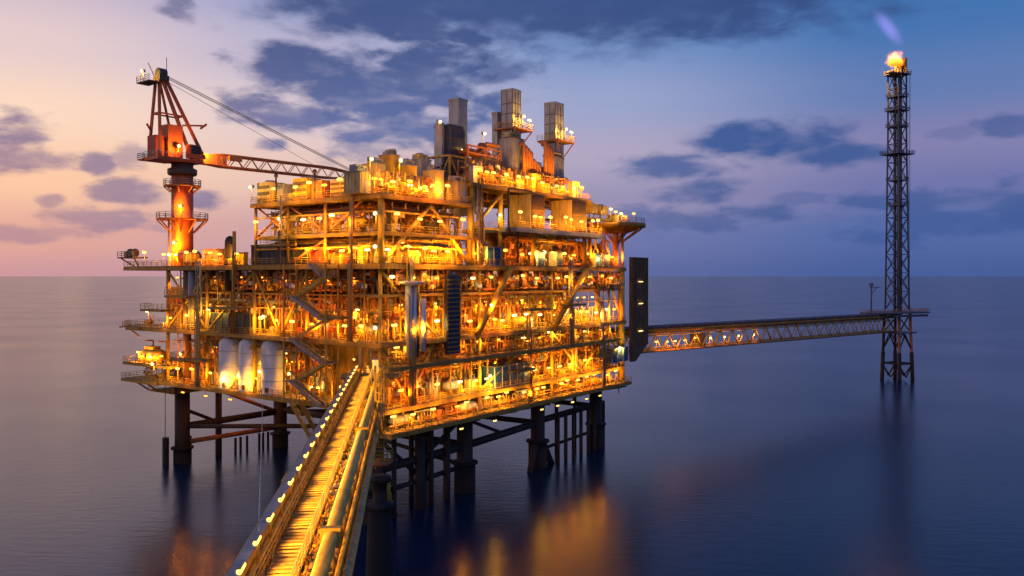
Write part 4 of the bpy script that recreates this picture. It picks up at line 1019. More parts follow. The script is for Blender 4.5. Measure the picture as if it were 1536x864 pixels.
# ---- long pipes under each deck: racks of parallel runs
def rack(face,z,s0,s1,d0,n,cols,label,seed,sp=.55):
    rr=random.Random(seed); loc,rz=face_loc(face,s0,d0,z); L=s1-s0
    t=thing('pipe_rack',label,'pipes',loc,rz)
    # on the stair face local x runs towards -v
    sg=1 if face=='sea' else -1
    for i in range(n):
        r=rr.choice((.1,.14,.18,.24)); y=i*sp; zz=rr.uniform(-.5,.4); a=rr.uniform(0,L*.15); b_=L-rr.uniform(0,L*.15)
        pts=[(sg*a,y,zz-rr.choice((0,2.2,0)))]+[(sg*(a+.01),y,zz),(sg*b_,y,zz)]
        if rr.random()<.6: pts.append((sg*b_,y,zz-rr.uniform(1.5,4)))
        MB().bend([p for i2,p in enumerate(pts) if i2==0 or (Vector(p)-Vector(pts[i2-1])).length>.02],r,7,rad=.5).build('pipe',rr.choice(cols),t)
    g=MB(); x=1.0
    while x<L: g.bar((sg*x,-.3,-.62),(sg*x,n*sp,-.62),.16,.22); g.bar((sg*x,-.3,-.62),(sg*x,-.3,1.2),.14); x+=3.2
    g.build('support','girder_paint',t)
PC1=('cream_paint','yellow_paint','orange_paint','rust_primer','galvanised'); PC2=('rust_primer','dark_steel','girder_paint','orange_paint'); PC3=('yellow_paint','cream_paint','orange_paint')
rack('sea',40.6,-25,20,1.4,7,PC2,'brown pipe rack under the main deck above the sloping tubes',1); rack('sea',40.9,20,56,1.4,7,PC2,'brown pipe rack under the main deck running to the firewall',2)
rack('sea',37.4,-12,34,2.6,4,PC1,'lower pipe rack hanging above the middle deck on the sea face',3); rack('sea',28.9,-25,52,1.0,6,PC2,'dark pipe rack under the middle deck along the sea face',4)
rack('sea',24.6,-20,52,3.0,5,PC3,'yellow pipe rack above the blue shelter on the tank deck',5); rack('sea',L0+.9,-24,55,.9,4,PC3,'low yellow pipe run along the edge of the lowest deck',6,.4)
rack('stair',40.6,57,-3,1.6,7,PC2,'brown pipe rack under the main deck along the stair face',7); rack('stair',28.2,58,12,1.4,6,PC1,'pipe rack over the white tanks on the stair face',8); rack('stair',36.8,56,14,3,4,PC1,'lower pipe rack above the long louvre unit on the stair face',9)
rack('stair',47.4,28,-2,1.4,5,PC2,'rusty pipe rack under the inner roof frame of the stair face',10); rack('sea',47.6,-24,-4,1.4,5,PC3,'yellow pipe rack over the main deck lockers on the sea face',11); rack('sea',52.8,-24,-4,1.6,5,PC2,'rusty pipe rack under the low roof on the sea face',12); rack('stair',53,28,-2,1.8,5,PC2,'rusty pipe rack under the low roof on the stair face',13)
rack('sea',49.2,9,40,.8,4,PC2,'pipe rack beneath the grey balcony',14); rack('sea',57.0,-2,39,3.5,4,PC2,'pipe rack beneath the high roof behind the filter houses',15)
# upright pipes at the front of the faces
def risers(face,s,d,z0,z1,n,cols,label,seed):
    rr=random.Random(seed); loc,rz=face_loc(face,s,d,z0); t=thing('riser_pipes',label,'pipes',loc,rz)
    for i in range(n):
        r=rr.choice((.1,.14,.2)); x=i*.5; k=rr.uniform(.4,.8)*(z1-z0); o=rr.uniform(-.3,.3)
        MB().bend([(x,0,0),(x,0,k),(x+o,.4,k+.4),(x+o,.4,z1-z0)],r,7,rad=.3).build('pipe',rr.choice(cols),t)
    MB().bar((-.3,.6,(z1-z0)*.3),(n*.5,.6,(z1-z0)*.3),.14).bar((-.3,.6,(z1-z0)*.7),(n*.5,.6,(z1-z0)*.7),.14).build('support','girder_paint',t)
risers('sea',-19,.9,L1,L2-.6,4,PC1,'four upright pipes at the gangway end of the tank deck',1); risers('sea',33,.9,L1,L2-.5,5,PC3,'upright yellow pipes on the tank deck past the second sloping tube',2); risers('sea',44,1.2,L2,41,6,PC3,'upright yellow pipes on the middle deck near the firewall',3)
risers('sea',9,1.4,L2,40,4,PC1,'upright pipes on the middle deck between the sloping tubes',4); risers('stair',40,1.0,L1,L2-.6,6,PC1,'upright pipes beside the tanks on the stair face',5); risers('stair',50,1.2,L2,41,5,PC1,'upright pipes on the middle deck near the crane',6); risers('stair',22,1.2,L2,41,4,PC2,'rusty upright pipes on the middle deck behind the stairs',7)
risers('sea',-9,1.6,L3,L4-.8,4,PC3,'upright yellow pipes on the main deck under the low roof',8); risers('sea',-.5,1.0,L3,L5-.8,5,('grey_paint','cream_paint'),'upright grey pipes beside the first filter house',9)

for i,(f,s_,n,z0,z1,lb) in enumerate((('sea',-21,4,L1,L3+1,'tall outer risers nearest the gangway on the sea face'),('sea',14,3,L0,L2+3,'tall outer risers between the sloping tubes'),('sea',30,4,LW,L3+2,'tall outer risers past the second sloping tube'),('sea',44.5,3,L0,L2+5,'tall outer risers near the firewall'),('sea',-2,3,L3,L5+1,'tall outer risers where the low roof meets the high roof'),
    ('stair',46,4,L1,L3+1,'tall outer risers close to the crane end'),('stair',34,3,L2,L4-5,'tall outer risers beside the long louvre unit'),('stair',2,3,L2,L4,'tall outer risers by the corner column'),('stair',20,2,L3,L4+1,'slim outer risers on the stair side of the main deck'))):
    risers(f,s_,-.7,z0,z1,n,(PC1,PC3,('galvanised','cream_paint'))[i%3],lb,50+i)
# ------------------------------------------------------------------ single things on the faces
def tank(px,i,label):
    u=-24.8; v=v_at(px,u); t=thing('storage_tank',label,'tank',W(u,v,L1),RZ_STAIR)
    r=2.2; MB().lathe([(r+.05,0),(r+.05,.3),(r,.32),(r,8.6),(r*.95,9.1),(r*.8,9.6),(r*.55,10.0),(r*.25,10.2),(.05,10.25)],32).build('shell','white_paint',t)
    g=MB(); g.tube((0,0,10.2),(0,0,10.8),.15,8); g.lathe([(.3,10.75),(.3,10.9)],10); g.build('vent','pale_grey_paint',t)
    MB().box(.5,-r-.12,.5,1.1,-r+.3,1.3).build('manhole','dark_steel',t)
    g=MB()
    for z in (2.4,4.8,7.2): g.ring((0,0),r-.05,r+.035,z,z+.14,32)
    g.build('band','pale_grey_paint',t)
    g=MB(); g.bar((-.2,-r-.3,0),(-.2,-r-.3,9.6),.05); g.bar((.2,-r-.3,0),(.2,-r-.3,9.6),.05)
    if i==2: g.build('ladder','galvanised',t)
tank(346,0,'white upright tank with domed top, farthest from the zigzag stairs'); tank(376,1,'white upright tank with domed top between its two neighbours'); tank(410,2,'white upright tank with domed top and ladder nearest the zigzag stairs')
def louvre_box(name,face,s,d,z,w_,dp,h,label,cat,m='navy_louvre',roof='dark_steel'):
    loc,rz=face_loc(face,s,d,z); t=thing(name,label,cat,loc,rz)
    MB().box(-w_/2,0,.12,w_/2,dp,h).build('body',m,t)
    n=max(2,int(w_/2.1)); bw=w_/n
    for i in range(n):
        g=MB(); x=-w_/2+i*bw; k=0
        while .35+k*.3<h-.25: g.box(x+.14,-.09,.3+k*.3,x+bw-.14,.0-.004,.42+k*.3); k+=1
        g.build('louvre',m,t)
    g=MB()
    for i in range(n+1): g.box(-w_/2+i*bw-.07,-.16,.12,-w_/2+i*bw+.07,-.012,h)
    g.box(-w_/2,-.1,0,w_/2,dp,.118); g.build('frame','pale_grey_paint' if m=='blue_paint' else 'dark_steel',t)
    MB().box(-w_/2-.2,-.25,h+.004,w_/2+.2,dp+.2,h+.16).build('roof',roof,t)
    return t
louvre_box('louvre_unit','stair',24.2,1.2,L3,12.2,3.4,3.6,'large dark blue louvred unit on the main deck of the stair face','louvre unit')
louvre_box('louvre_unit','stair',37.2,1.0,L2,13.5,3.0,3.6,'long blue and brown louvred unit on the middle deck above the white tanks','louvre unit','navy_louvre','wall_brown')
louvre_box('blue_shelter','sea',10.8,.8,L1,12.5,5,4.1,'blue panelled shelter with grey roof on the tank deck edge','shelter','blue_paint','galvanised')
louvre_box('blue_shelter','sea',51.8,-1.2,L1+1.2,8,3.5,3.4,'small blue panelled shelter beneath the firewall','shelter','blue_paint','galvanised')
for px,lab in ((811,'blue doored crate standing below the first filter house'),(838,'blue doored crate standing below the second filter house'),(897,'blue doored crate, first of the pair near the round deck'),(909,'blue doored crate, second of the pair near the round deck')):
    t=thing('blue_crate',lab,'crate',W(u_at(px,-4.2),-4.2,L3),RZ_SEA)
    MB().box(-1.2,-.1,.1,1.2,1.7,3.1).build('body','blue_paint',t); MB().box(-1.1,-.15,.25,1.1,-.105,2.95).build('door','blue_paint',t)
    g=MB(); 
    for x in (-1.25,1.25): g.box(x-.06,-.18,0,x+.06,1.75,3.2)
    g.build('frame','pale_grey_paint',t)
louvre_box('blue_shelter','sea',3.5,.2,L3,4.6,3,3.4,'blue and grey cabinet at the end of the grey balcony','cabinet','blue_paint','galvanised')
# filter houses on the balcony: louvred narrow end to the sea, cream flank towards the gangway
for i,(pa,pc,pb,lab) in enumerate(((766,798,818,'cream filter house with dark intake louvre, first on the grey balcony'),(828,859,880,'cream filter house with dark intake louvre, second on the grey balcony'))):
    ua,ub=u_at(pc,-7.2),u_at(pb,-7.2); t=thing('filter_house',lab,'filter house',W(ua,-7.2,LB),RZ_SEA); L=ub-ua; dp=5.6
    MB().box(0,.25,.1,L,dp,7.0).build('body','cream_paint',t)
    g=MB(); k=.3
    while k<dp: g.box(-.07,k,.2,-.004,k+.08,6.9); k+=.7
    g.box(-.1,.25,4.3,-.006,dp,4.5); g.build('cladding','cream_paint',t)
    g=MB(); g.box(.1,.12,.2,L-.1,.245,6.9); g.build('intake','dark_steel',t)
    g=MB()
    for j in range(16): g.box(.15,-.02,.35+j*.4,L-.15,.115,.5+j*.4)
    g.box(-.02,-.05,3.6,L+.02,.1,3.9); g.build('louvre','wall_brown',t)
    MB().box(-.3,-.1,7.02,L+.3,dp+.2,7.2).build('roof','dark_steel',t)
MB_=MB(); t=thing('black_pipe_loop','thin black exhaust pipe framing the first filter house','pipe',W(u_at(763,-7.0),-7.0,LB-4),RZ_SEA)
MB_.bend([(3,0,-3),(3,0,3.3),(0,0,3.3),(0,0,11.5),(8,0,11.5)],.2,8,rad=.4); MB_.build('pipe','dark_steel',t)
# firewall
def firewall():
    ua=u_at(948,-5.6); ub=u_at(971,-5.6); L=ub-ua
    t=thing('firewall','tall dark brown firewall panel standing at the far end of the sea face','firewall',W(ua,-5.6,0),RZ_SEA)
    MB().prism([(0,0),(L,0),(L,.8),(0,.8)],24,46.2).build('panel','wall_brown',t)
    b=MB(); vs=[(0,-.002,20.2),(L*.25,-.002,20.2),(L,-.002,24),(0,-.002,24),(0,.8,20.2),(L*.25,.8,20.2),(L,.8,24),(0,.8,24)]
    b._add(vs,[(0,1,2,3),(7,6,5,4),(0,4,5,1),(1,5,6,2),(3,2,6,7),(0,3,7,4)]); b.build('foot_panel','wall_brown',t)
    g=MB()
    for k in range(5): g.box(L*k/4-.08,-.22,24.02,L*k/4+.08,-.01,46.2)
    for k in range(18): g.box(0,-.14,24.6+k*1.25,L,-.015,24.75+k*1.25)
    g.build('stiffener','wall_brown',t)
    for z in (40,34.5,27.6):
        MB().box(L*.38,-.4,z,L*.62,-.25,z+.14).build('lamp_strip','lamp_pale',t)
firewall()
# dark louvre column and the grey mushroom headed pipes in the middle of the sea face
def louvre_column():
    ua=u_at(672,-5.5); ub=u_at(690,-5.5); t=thing('louvre_column','tall dark louvred duct column on the sea face below the main deck','duct',W(ua,-5.5,LW+1),RZ_SEA); L=ub-ua
    MB().box(0,0,0,L,.9,41.6-LW-1).build('body','navy_louvre',t)
    g=MB(); z=.4
    while z<14: g.box(-.12,-.2,z,L+.12,-.005,z+.2); z+=.8
    g.build('louvre','girder_paint',t)
louvre_column()
def mushroom():
    u=u_at(613,-5.2); t=thing('mushroom_vent','grey vertical vent pipes under a flat cap on the sea face','vent',W(u,-5.2,L1+8),RZ_SEA)
    for x,r,z0,z1 in ((0,.62,.2,12.6),(1.3,.42,-1,12.4),(.4,.22,-4,1.0)): MB().tube((x,0,z0),(x,0,z1),r,14).build('pipe','white_paint',t)
    MB().lathe([(.6,12.2),(2.6,12.7),(2.7,12.85),(.6,13.1)],20,(.5,0,0)).build('cap','white_paint',t)
    MB().tube((3.6,0,1.0),(3.6,0,10),.5,12).build('pipe','white_paint',t)
    MB().tube((2.4,.5,0),(2.4,.5,14),.55,10).build('pipe','dark_steel',t)
    g=MB(); g.bar((-.8,.6,4),(4.2,.6,4),.2); g.bar((-.8,.6,9),(4.2,.6,9),.2); g.build('support','girder_paint',t)
mushroom()
# yellow enclosed module at the low crane corner, and black tank by the main deck
t=thing('survival_capsule','yellow rounded capsule with lit roof stowed on the low corner deck','capsule',W(-24.6,66.5,22.3),RZ_STAIR)
MB().lathe([(.1,-4.1),(1.0,-3.9),(1.55,-3.2),(1.7,-2),(1.7,2.4),(1.55,3.2),(1.0,3.7),(.1,3.9)],16,(0,0,1.8),axis='x').build('hull','yellow_paint',t)
MB().box(-2,-.9,3.3,1.4,.9,4.0).build('canopy','yellow_paint',t)
for x in (-2,0,2): MB().box(x-.3,-1.75,1.7,x+.3,-1.62,2.3).build('window','glass_dark',t)
g=MB(); 
for x in (-2.8,2.6): g.bar((x,1.6,0),(x,1.6,5),.3); g.bar((x,1.6,5),(x,-.4,5.2),.3); g.box(x-.2,-1.5,0,x+.2,1.6,.35)
g.build('davit','orange_paint',t)
t=thing('black_silencer','black upright silencer with rounded top at the edge of the main deck','silencer',W(-25.6,v_at(345,-25.6),L3-5),RZ_STAIR)
MB().lathe([(1.0,0),(1.0,9),(.95,9.8),(.7,10.4),(.2,10.7)],14).build('shell','rubber_black',t); MB().box(.8,-.6,2,1.6,.2,9).build('bracket','dark_steel',t)
t=thing('boom_rest','pointed brown landing frame jutting out from the middle deck corner','frame',W(-24,73,L2-.3),RZ_STAIR)
g=MB(); g.bar((0,0,.4),(-6.5,-1,-.3),.35); g.bar((0,2.4,.4),(-6.5,-1,-.3),.3); g.bar((0,-2.4,.4),(-6.5,-1,-.3),.3); g.bar((0,0,-2.2),(-4,-.6,-.2),.25); g.build('frame','rust_primer',t)
MB().rail([(0,-2.4,.5),(-4.8,-1.3,0)],0,1.1,.08).build('railing','orange_paint',t)
# crane deck clutter: box cabins at the pedestal
t=thing('deck_cabin','cream box cabin with round port beside the crane pedestal','cabin',W(-23,v_at(322,-23),L3),RZ_STAIR); MB().box(-2.6,-1,0,2.6,1.6,3.2).build('body','cream_paint',t); MB().lathe([(.1,-.02),(.5,0),(.5,.08)],12,(0,0,0)).build('port','glass_dark',t).location=(-.6,-1.05,1.6); MB().box(-2.8,-1.2,3.21,2.8,1.8,3.4).build('roof','yellow_paint',t)
t=thing('crane_fuel_tank','red rounded fuel tank lying at the foot of the crane','tank',W(-21,58.5,L3),RZ_STAIR); MB().lathe([(.1,-3),(1.2,-2.7),(1.5,-2),(1.5,2),(1.2,2.7),(.1,3)],14,(0,0,2),axis='x').build('shell','red_paint',t); 
for x in (-1.5,1.5): MB().box(x-.2,-1.1,0,x+.2,1.1,1).build('saddle','crane_red',t)
t=thing('winch_platform','dark winch platform overhanging the crane deck corner','platform',W(-25,73,L3+1.8),RZ_STAIR); MB().box(-4.5,-1.6,0,2,1.8,.3).build('platform_plate','dark_steel',t); MB().rail([(2,-1.6),(-4.5,-1.6),(-4.5,1.8)],.3,1.2,.09).build('railing','galvanised',t)
MB().lathe([(.9,-1),(1,-.95),(.7,-.8),(.7,.8),(1,.95),(.9,1)],12,(-1,0,1.2),axis='x').build('drum','dark_steel',t); MB().box(-3.6,-.6,.3,-2.6,.6,1.6).build('motor','crane_red',t); g=MB(); g.bar((-4,-1,0),(-2,1,-1.8),.25); g.bar((1.4,-1,0),(1.4,0,-1.8),.25); g.build('strut','dark_steel',t)

# ------------------------------------------------------------------ roofs: cabinets, stacks, packages
def cooler_bank(px,y0,lab,m):
    v=v_at(px,-24.5); z1=z_at(y0,depth(-24.5,v)); h=z1-L4; t=thing('air_cooler_bank',lab,'cooler',W(-24.5,v,L4),RZ_STAIR)
    MB().box(-1.9,-1,.3,1.9,2.4,h).build('body',m,t)
    for k in range(3): 
        o=MB().box(-1.7,-1.12,.5+k*(h-.6)/3,1.7,-1.004,.5+k*(h-.6)/3+(h-.6)*.17).build('louvre','dark_steel',t)
    g=MB(); 
    for x in (-1.8,1.8): g.box(x-.15,-.9,0,x+.15,2.3,.295)
    g.build('skid','girder_paint',t)
    MB().lathe([(1.0,h),(1.1,h+.4),(.95,h+.4)],14,(0,.7,0)).build('fan_ring','pale_grey_paint',t)
cooler_bank(402,274,'yellow three slot cooler at the outer end of the low roof','cream_paint'); cooler_bank(456,268,'yellow three slot cooler second from the outer end of the low roof','yellow_paint'); cooler_bank(513,270,'yellow three slot cooler nearest the low roof corner','cream_paint')
for px,y0,lab,m in ((429,278,'grey cabinet between the first two low roof coolers','grey_paint'),(482,272,'bright orange cabinet between two low roof coolers','orange_paint')):
    v=v_at(px,-24.2); t=thing('roof_cabinet',lab,'cabinet',W(-24.2,v,L4),RZ_STAIR); h=z_at(y0,depth(-24.2,v))-L4
    MB().box(-1.4,-1,.1,1.4,2,h).build('body',m,t); MB().box(-.6,-1.06,.2,.6,-1.004,h-.4).build('door',m,t); MB().box(-1.5,-1.1,h+.003,1.5,2.1,h+.12).build('roof','grey_paint',t)
for px,v,ya,yb,lab in ((404,-27,0,0,0),):
    pass
def block(px0,px1,y1,v,dp,z0,name,lab,cat,m,roof='grey_paint',door=True):
    dp=min(dp,(px1-px0)*.56/5.9); ua,ub=u_at(px0,v+dp),u_at(px1,v); z1=z_at(y1,depth((ua+ub)/2,v)); h=z1-z0; L=ub-ua; t=thing(name,lab,cat,W(ua,v,z0),RZ_SEA)
    MB().box(0,0,.1,L,dp,h).build('body',m,t)
    g=MB(); x=.3
    while x<L-.2: g.box(x,-.07,.2,x+.1,-.004,h-.1); x+=.8
    k=.3
    while k<dp-.2: g.box(-.07,k,.2,-.004,k+.1,h-.1); k+=.8
    g.build('rib',m,t)
    MB().box(-.15,-.15,h+.004,L+.15,dp+.15,h+.14).build('roof',roof,t)
    g=MB(); rq=random.Random(int(px0)); 
    for k in range(3):
        x=L*(.2+.3*k); hh=rq.uniform(.5,1.3); g.box(x-.35,dp*.3,h+.145,x+.35,dp*.7,h+.145+hh)
    g.bend([(L*.1,dp*.2,h+.1),(L*.1,dp*.2,h+1),(L*.9,dp*.2,h+1),(L*.9,dp*.2,h+.1)],.14,7,rad=.3); g.build('roof_unit','grey_paint' if m!='grey_paint' else 'cream_paint',t)
    if door: MB().box(L*.4,-.12,.1,L*.4+1,-.075,2.2).build('door','pale_grey_paint',t)
    return t
block(516,556,258,-2,5,L4,'roof_package','cream clad package at the corner of the low roof','equipment house','cream_paint'); block(544,578,246,1,6,L4,'roof_package','cream clad package with the second step of the roof cluster','equipment house','cream_paint')
block(568,599,233,3,5,L4,'roof_package','yellow boxed package standing highest in the roof cluster','equipment house','yellow_paint'); block(592,625,249,0,6,L4,'roof_package','yellow clad package behind the brightest roof lamp','equipment house','yellow_paint')
block(611,647,240,2,6,L4,'roof_package','grey boxed package left of the dark blue stack','equipment house','grey_paint'); block(634,666,256,-2,5,L4,'roof_package','low cream package at the foot of the dark blue stack','equipment house','cream_paint')
block(664,702,274,-4,5,L4,'roof_package','low cream package at the edge of the low roof','equipment house','cream_paint','yellow_paint')
STK={}
def stack(px0,px1,y1,v,z0,dp,lab,m,top=.6,ribs=True):
    dp=min(dp,(px1-px0)*.6/5.8); ua,ub=u_at(px0,v+dp),u_at(px1,v); D=depth((ua+ub)/2,v); z1=z_at(y1,D); L=ub-ua; t=thing('exhaust_stack',lab,'stack',W((ua+ub)/2,v+dp/2,z0),RZ_SEA); h=z1-z0; a=L/2; b=dp/2; STK[t]=(a,b)
    g=MB(); g.prism([(-a,-b),(a,-b),(a,b),(-a,b)],0,h-.5); g.build('casing',m,t)
    g=MB(); g.box(-a-.12,-b-.12,h-.5,a+.12,-b+.15,h); g.box(-a-.12,b-.15,h-.5,a+.12,b+.12,h); g.box(-a-.12,-b+.15,h-.5,-a+.15,b-.15,h); g.box(a-.15,-b+.15,h-.5,a+.12,b-.15,h); g.build('rim',m,t)
    if ribs:
        g=MB()
        for z in range(1,int(h/2.2)): g.box(-a-.07,-b-.07,z*2.2,a+.07,b+.07,z*2.2+.12)
        for x in (-a,-a/3,a/3,a): g.box(x-.05,-b-.06,0,x+.05,-b-.002,h-.55)
        for y in (-b,0,b): g.box(-a-.06,y-.05,0,-a-.002,y+.05,h-.55)
        g.build('stiffener','dark_steel',t)
    return t,(ua+ub)/2,D,L
# dark blue ribbed pair in its yellow frame
t,uc,D,Ls=stack(652,694,188,2,L4,4.0,'tall dark blue ribbed stack inside a yellow lattice frame','navy_louvre')
MB().box(-Ls/2-.9,-.6,8,-Ls/2-.1,1.3,16.2).build('side_duct','stack_steel',t); 
MB().box(Ls/2+.05,-1.7,6,Ls/2+1.0,1.7,15.4).build('side_duct','navy_louvre',t)
g=MB(); x0,x1,y0,y1=-Ls/2-1.2,Ls/2+1.2,-2.9,2.5
for x in (x0,x1):
    for y in (y0,y1): g.bar((x,y,0),(x,y,9.6),.35)
for z in (4.8,9.6):
    g.bar((x0,y0,z),(x1,y0,z),.3); g.bar((x0,y0,z),(x0,y1,z),.3); g.bar((x1,y0,z),(x1,y1,z),.3); g.bar((x0,y1,z),(x1,y1,z),.3)
g.bar((x0,y0,0),(x1,y0,9.6),.22); g.bar((x1,y0,0),(x0,y0,9.6),.22); g.bar((x0,y0,9.6),(x0,y1,0),.22); g.build('lattice_frame','yellow_paint',t)
stack(673,701,148,16,L4,3.6,'tall plain grey stack behind the dark blue one','stack_steel',ribs=False)
def turbine(px0,px1,y1,v,lab,yplat,plab,pm=('yellow_paint')):
    t,uc,D,L=stack(px0,px1,y1,v,L5,3.4,lab,'stack_steel'); zp=z_at(yplat,D)-L5
    o=MB().ring((0,0),0,0,0,0) if False else None
    p=MB(); e=2.5; a=L/2
    b2=STK[t][1]+.09; p.box(-a-1.2,-b2-1.4,zp-.3,a+2.6,-b2,zp); p.box(-a-1.2,b2,zp-.3,a+2.6,b2+1.2,zp); p.box(-a-1.2,-b2,zp-.3,-a-.09,b2,zp); p.box(a+.1,-b2,zp-.3,a+2.6,b2,zp)
    pl=p.build('platform','orange_paint',t)
    MB().rail([(-a-1.2,b2+1.2),(-a-1.2,-b2-1.4),(a+2.6,-b2-1.4),(a+2.6,b2+1.2)],zp,1.2,.08,1.2).build('railing','yellow_paint',pl)
    g=MB()
    g.bar((-a-1,-b2-1.2,zp-.3),(-a-1,-b2-1.2,zp-8),.25)
    g.bar((a+2.4,-b2-1.2,zp-.3),(a+.1,-b2-.1,zp-3.5),.22); g.build('strut','orange_paint',t)
    lc=W(uc+a+2.2,v-.8,L5+zp); lamp('post',lc,RZ_SEA,plab,None,900,PALE)
    lamp('flood',W(uc+.4,v-1.3,L5+zp),RZ_SEA,plab.replace('lamp','floodlight')+' shining on the casing',None,1100,(1,.5,.04))
    return t,uc
turbine(752,781,134,3,'tallest square exhaust stack, above the first filter house',193,'pale lamp on the upper platform of the tallest stack')
turbine(817,845,154,2,'square exhaust stack at the far end of the high roof',211,'pale lamp on the platform of the far roof stack')
stack(738,752,168,7,L5,3,'narrow grey stack tucked behind the tallest stack','stack_steel',ribs=False)
block(700,748,238,2,8,L5,'turbine_house','broad cream turbine house on the near end of the high roof','equipment house','cream_paint','pale_grey_paint',False); 
block(749,786,208,-.5,3.2,L5+0,'silencer_house','dark grey silencer house under the tallest stack','equipment house','grey_paint','dark_steel',False)
block(815,846,236,-.2,2,L5,'silencer_house','dark grey silencer house under the far roof stack','equipment house','grey_paint','dark_steel',False)
block(786,816,250,5,6,L5,'turbine_house','cream turbine house between the two tall stacks','equipment house','cream_paint','pale_grey_paint',False)
t=thing('roof_pipe_bridge','brown pipe frame spanning from the dark blue stack to the tallest stack','pipe frame',W(u_at(700,0),0,L5),RZ_SEA); L=u_at(752,0)-u_at(700,0)
g=MB()
for z in (6.6,8.0): g.bar((0,0,z),(L,0,z),.3); g.bar((0,3,z),(L,3,z),.3)
for x in (0.3,L*.5,L-.3): g.bar((x,0,0),(x,0,8),.3); g.bar((x,3,0),(x,3,8),.3)
for k in range(6): g.bar((L*k/6,0,6.6),(L*(k+1)/6,0,8),.16)
g.build('frame','orange_paint',t)
for y,r in ((.6,.35),(1.4,.25),(2.2,.4)): MB().bend([(0,y,6.9),(L*.6,y,6.9),(L*.6,y,9.2),(L,y,9.2)],r,8,rad=.5).build('pipe','orange_paint',t)
for i,(px,ya,n,lab) in enumerate(((786,215,4,'orange upright exhaust pipes right beside the tallest stack'),(818,212,4,'orange upright exhaust pipes in front of the far roof stack'),(802,240,3,'lower orange upright pipes between the two tall stacks'))):
    u=u_at(px,-1.6); h=z_at(ya,depth(u,-1.6))-L5; t=thing('exhaust_pipes',lab,'pipes',W(u,-1.6,L5),RZ_SEA)
    for k in range(n): MB().bend([(k*.95,0,0),(k*.95,0,h-k*.5),(k*.95,1.6,h-k*.5)],.36,10,rad=.5).build('pipe','orange_paint',t)
    MB().bar((-.4,.4,h*.4),(n*.95,.4,h*.4),.2).bar((-.4,.4,h*.75),(n*.95,.4,h*.75),.2).build('support','rust_primer',t)
t=thing('pipe_gooseneck','pale curved gooseneck vent pipes at the far end of the high roof','vent',W(u_at(858,-2),-2,L5),RZ_SEA)
for x in (0,2.2,3.6): MB().bend([(x,0,0),(x,0,3.2),(x+1.1,0,3.2),(x+1.1,0,2.4)],.24,9,rad=.55).build('pipe','white_paint',t)
for px,v,z,h,lab in ((556,-2,L4,6,'mast light pole with a bright head on the low roof corner'),(404,-2,L4,0,'')):
    pass
# two slim poles at the low roof edge
for px,y0,lab in ((414,262,'slim dark pole with capped top near the outer roof end'),(472,255,'slim dark pole with capped top near the middle of the roof edge')):
    v=v_at(px,-26.6); t=thing('vent_pole',lab,'pole',W(-26.6,v,L4),RZ_STAIR); h=z_at(y0,depth(-26.6,v))-L4
    MB().tube((0,0,0),(0,0,h),.16,8).build('pole','dark_steel',t); MB().lathe([(.2,h-.5),(.36,h-.4),(.36,h),(.1,h+.15)],10).build('cap','dark_steel',t)

# ------------------------------------------------------------------ lamps on every deck
def lamp_row(face,z,s0,s1,d,step,kind,label,group,power,seed,col=WARM,jit=.9,skip=()):
    rr=random.Random(seed); s=s0+rr.uniform(0,step*.5)
    while s<s1:
        c=col
        if c is WARM and rr.random()<.18: c=PALE
        if c is WARM and rr.random()<.2: c=RED
        if any(a<s<b for a,b in skip): s+=1.2; continue
        loc,rz=face_loc(face,s,d+rr.uniform(-.3,.3),z); lamp(kind,loc,rz,label,group,power*rr.choice((.6,.8,1,1.2,1.5)),c); s+=step*rr.choice((.5,.7,.85,.95,1.2))+rr.uniform(-.3,.3)
def spot(px,py,face,d,lab,power,col=PALE,kind='flood'):
    if face=='sea': s=u_at(px,V0+d); D=depth(s,V0+d)
    else: s=v_at(px,U0+d); D=depth(U0+d,s)
    z=z_at(py,D); loc,rz=face_loc(face,s,d,z-2.6); lamp(kind,loc,rz,lab,None,power,col)
A_=2.1
for i,u in enumerate((18,24,30,36,42,-8,2)):
    lamp('hang',W(u,-6.3,L0-.75),RZ_SEA,'lamp hanging under the lowest deck over the water','lamps under the lowest deck',560,(1,.31,.016) if i%3 else WARM,(0,-.75,-.75))
for i,(u,v) in enumerate(((-21,46),(-17,55),(-12,38),(-4,60))):
    lamp('hang',W(u,v,L1-.85),RZ_STAIR,'lamp hanging under the tank deck over the water','lamps under the tank deck',900,RED if i%2 else WARM)
for i,v in enumerate((36,44,52)):
    lamp('hang',W(-26.6,v,L1-.85),RZ_STAIR,'lamp hanging under the stair side edge of the tank deck','lamps under the tank deck edge',560,RED,(0,-.75,-.75))
lamp_row('sea',38.6,-24,55,.5,6.5,'post','added fill lamp on the pipe mezzanine of the sea face','added fill lamps on the sea face mezzanine',260*A_,31,skip=((-12,-3),))  # added fill row that lifts the dark pipe zone
lamp_row('sea',LW,-22,24,1.4,9,'post','added fill lamp on the near half of the walkway deck','added fill lamps on the near walkway deck',260*A_,32)  # fill lamps added to brighten the dim near walkway
lamp_row('stair',42.2,2,60,2.2,7,'hang','added hanging fill lamp close under the main deck of the stair face','added fill lamps under the main deck stair side',420*A_,33,RED)  # red fill row added to warm the dark deck underside
lamp_row('stair',48.9,1,28,.4,5.5,'post','added fill lamp on the inner roof frame of the stair side','added fill lamps on the stair side inner roof frame',360*A_,34)  # fill added to brighten the dark stair side roof interior
lamp_row('sea',48.9,-24,-4,.5,5.5,'post','added fill lamp on the inner roof frame of the sea side','added fill lamps on the sea side inner roof frame',360*A_,35)  # same added fill for the sea side of the roof interior
lamp_row('stair',L3,15,29,5.2,4.5,'hang' if False else 'post','added fill lamp set back behind the large blue louvred unit','added fill lamps behind the blue louvred unit',420*A_,36)  # fill row added for the dark bay behind the unit
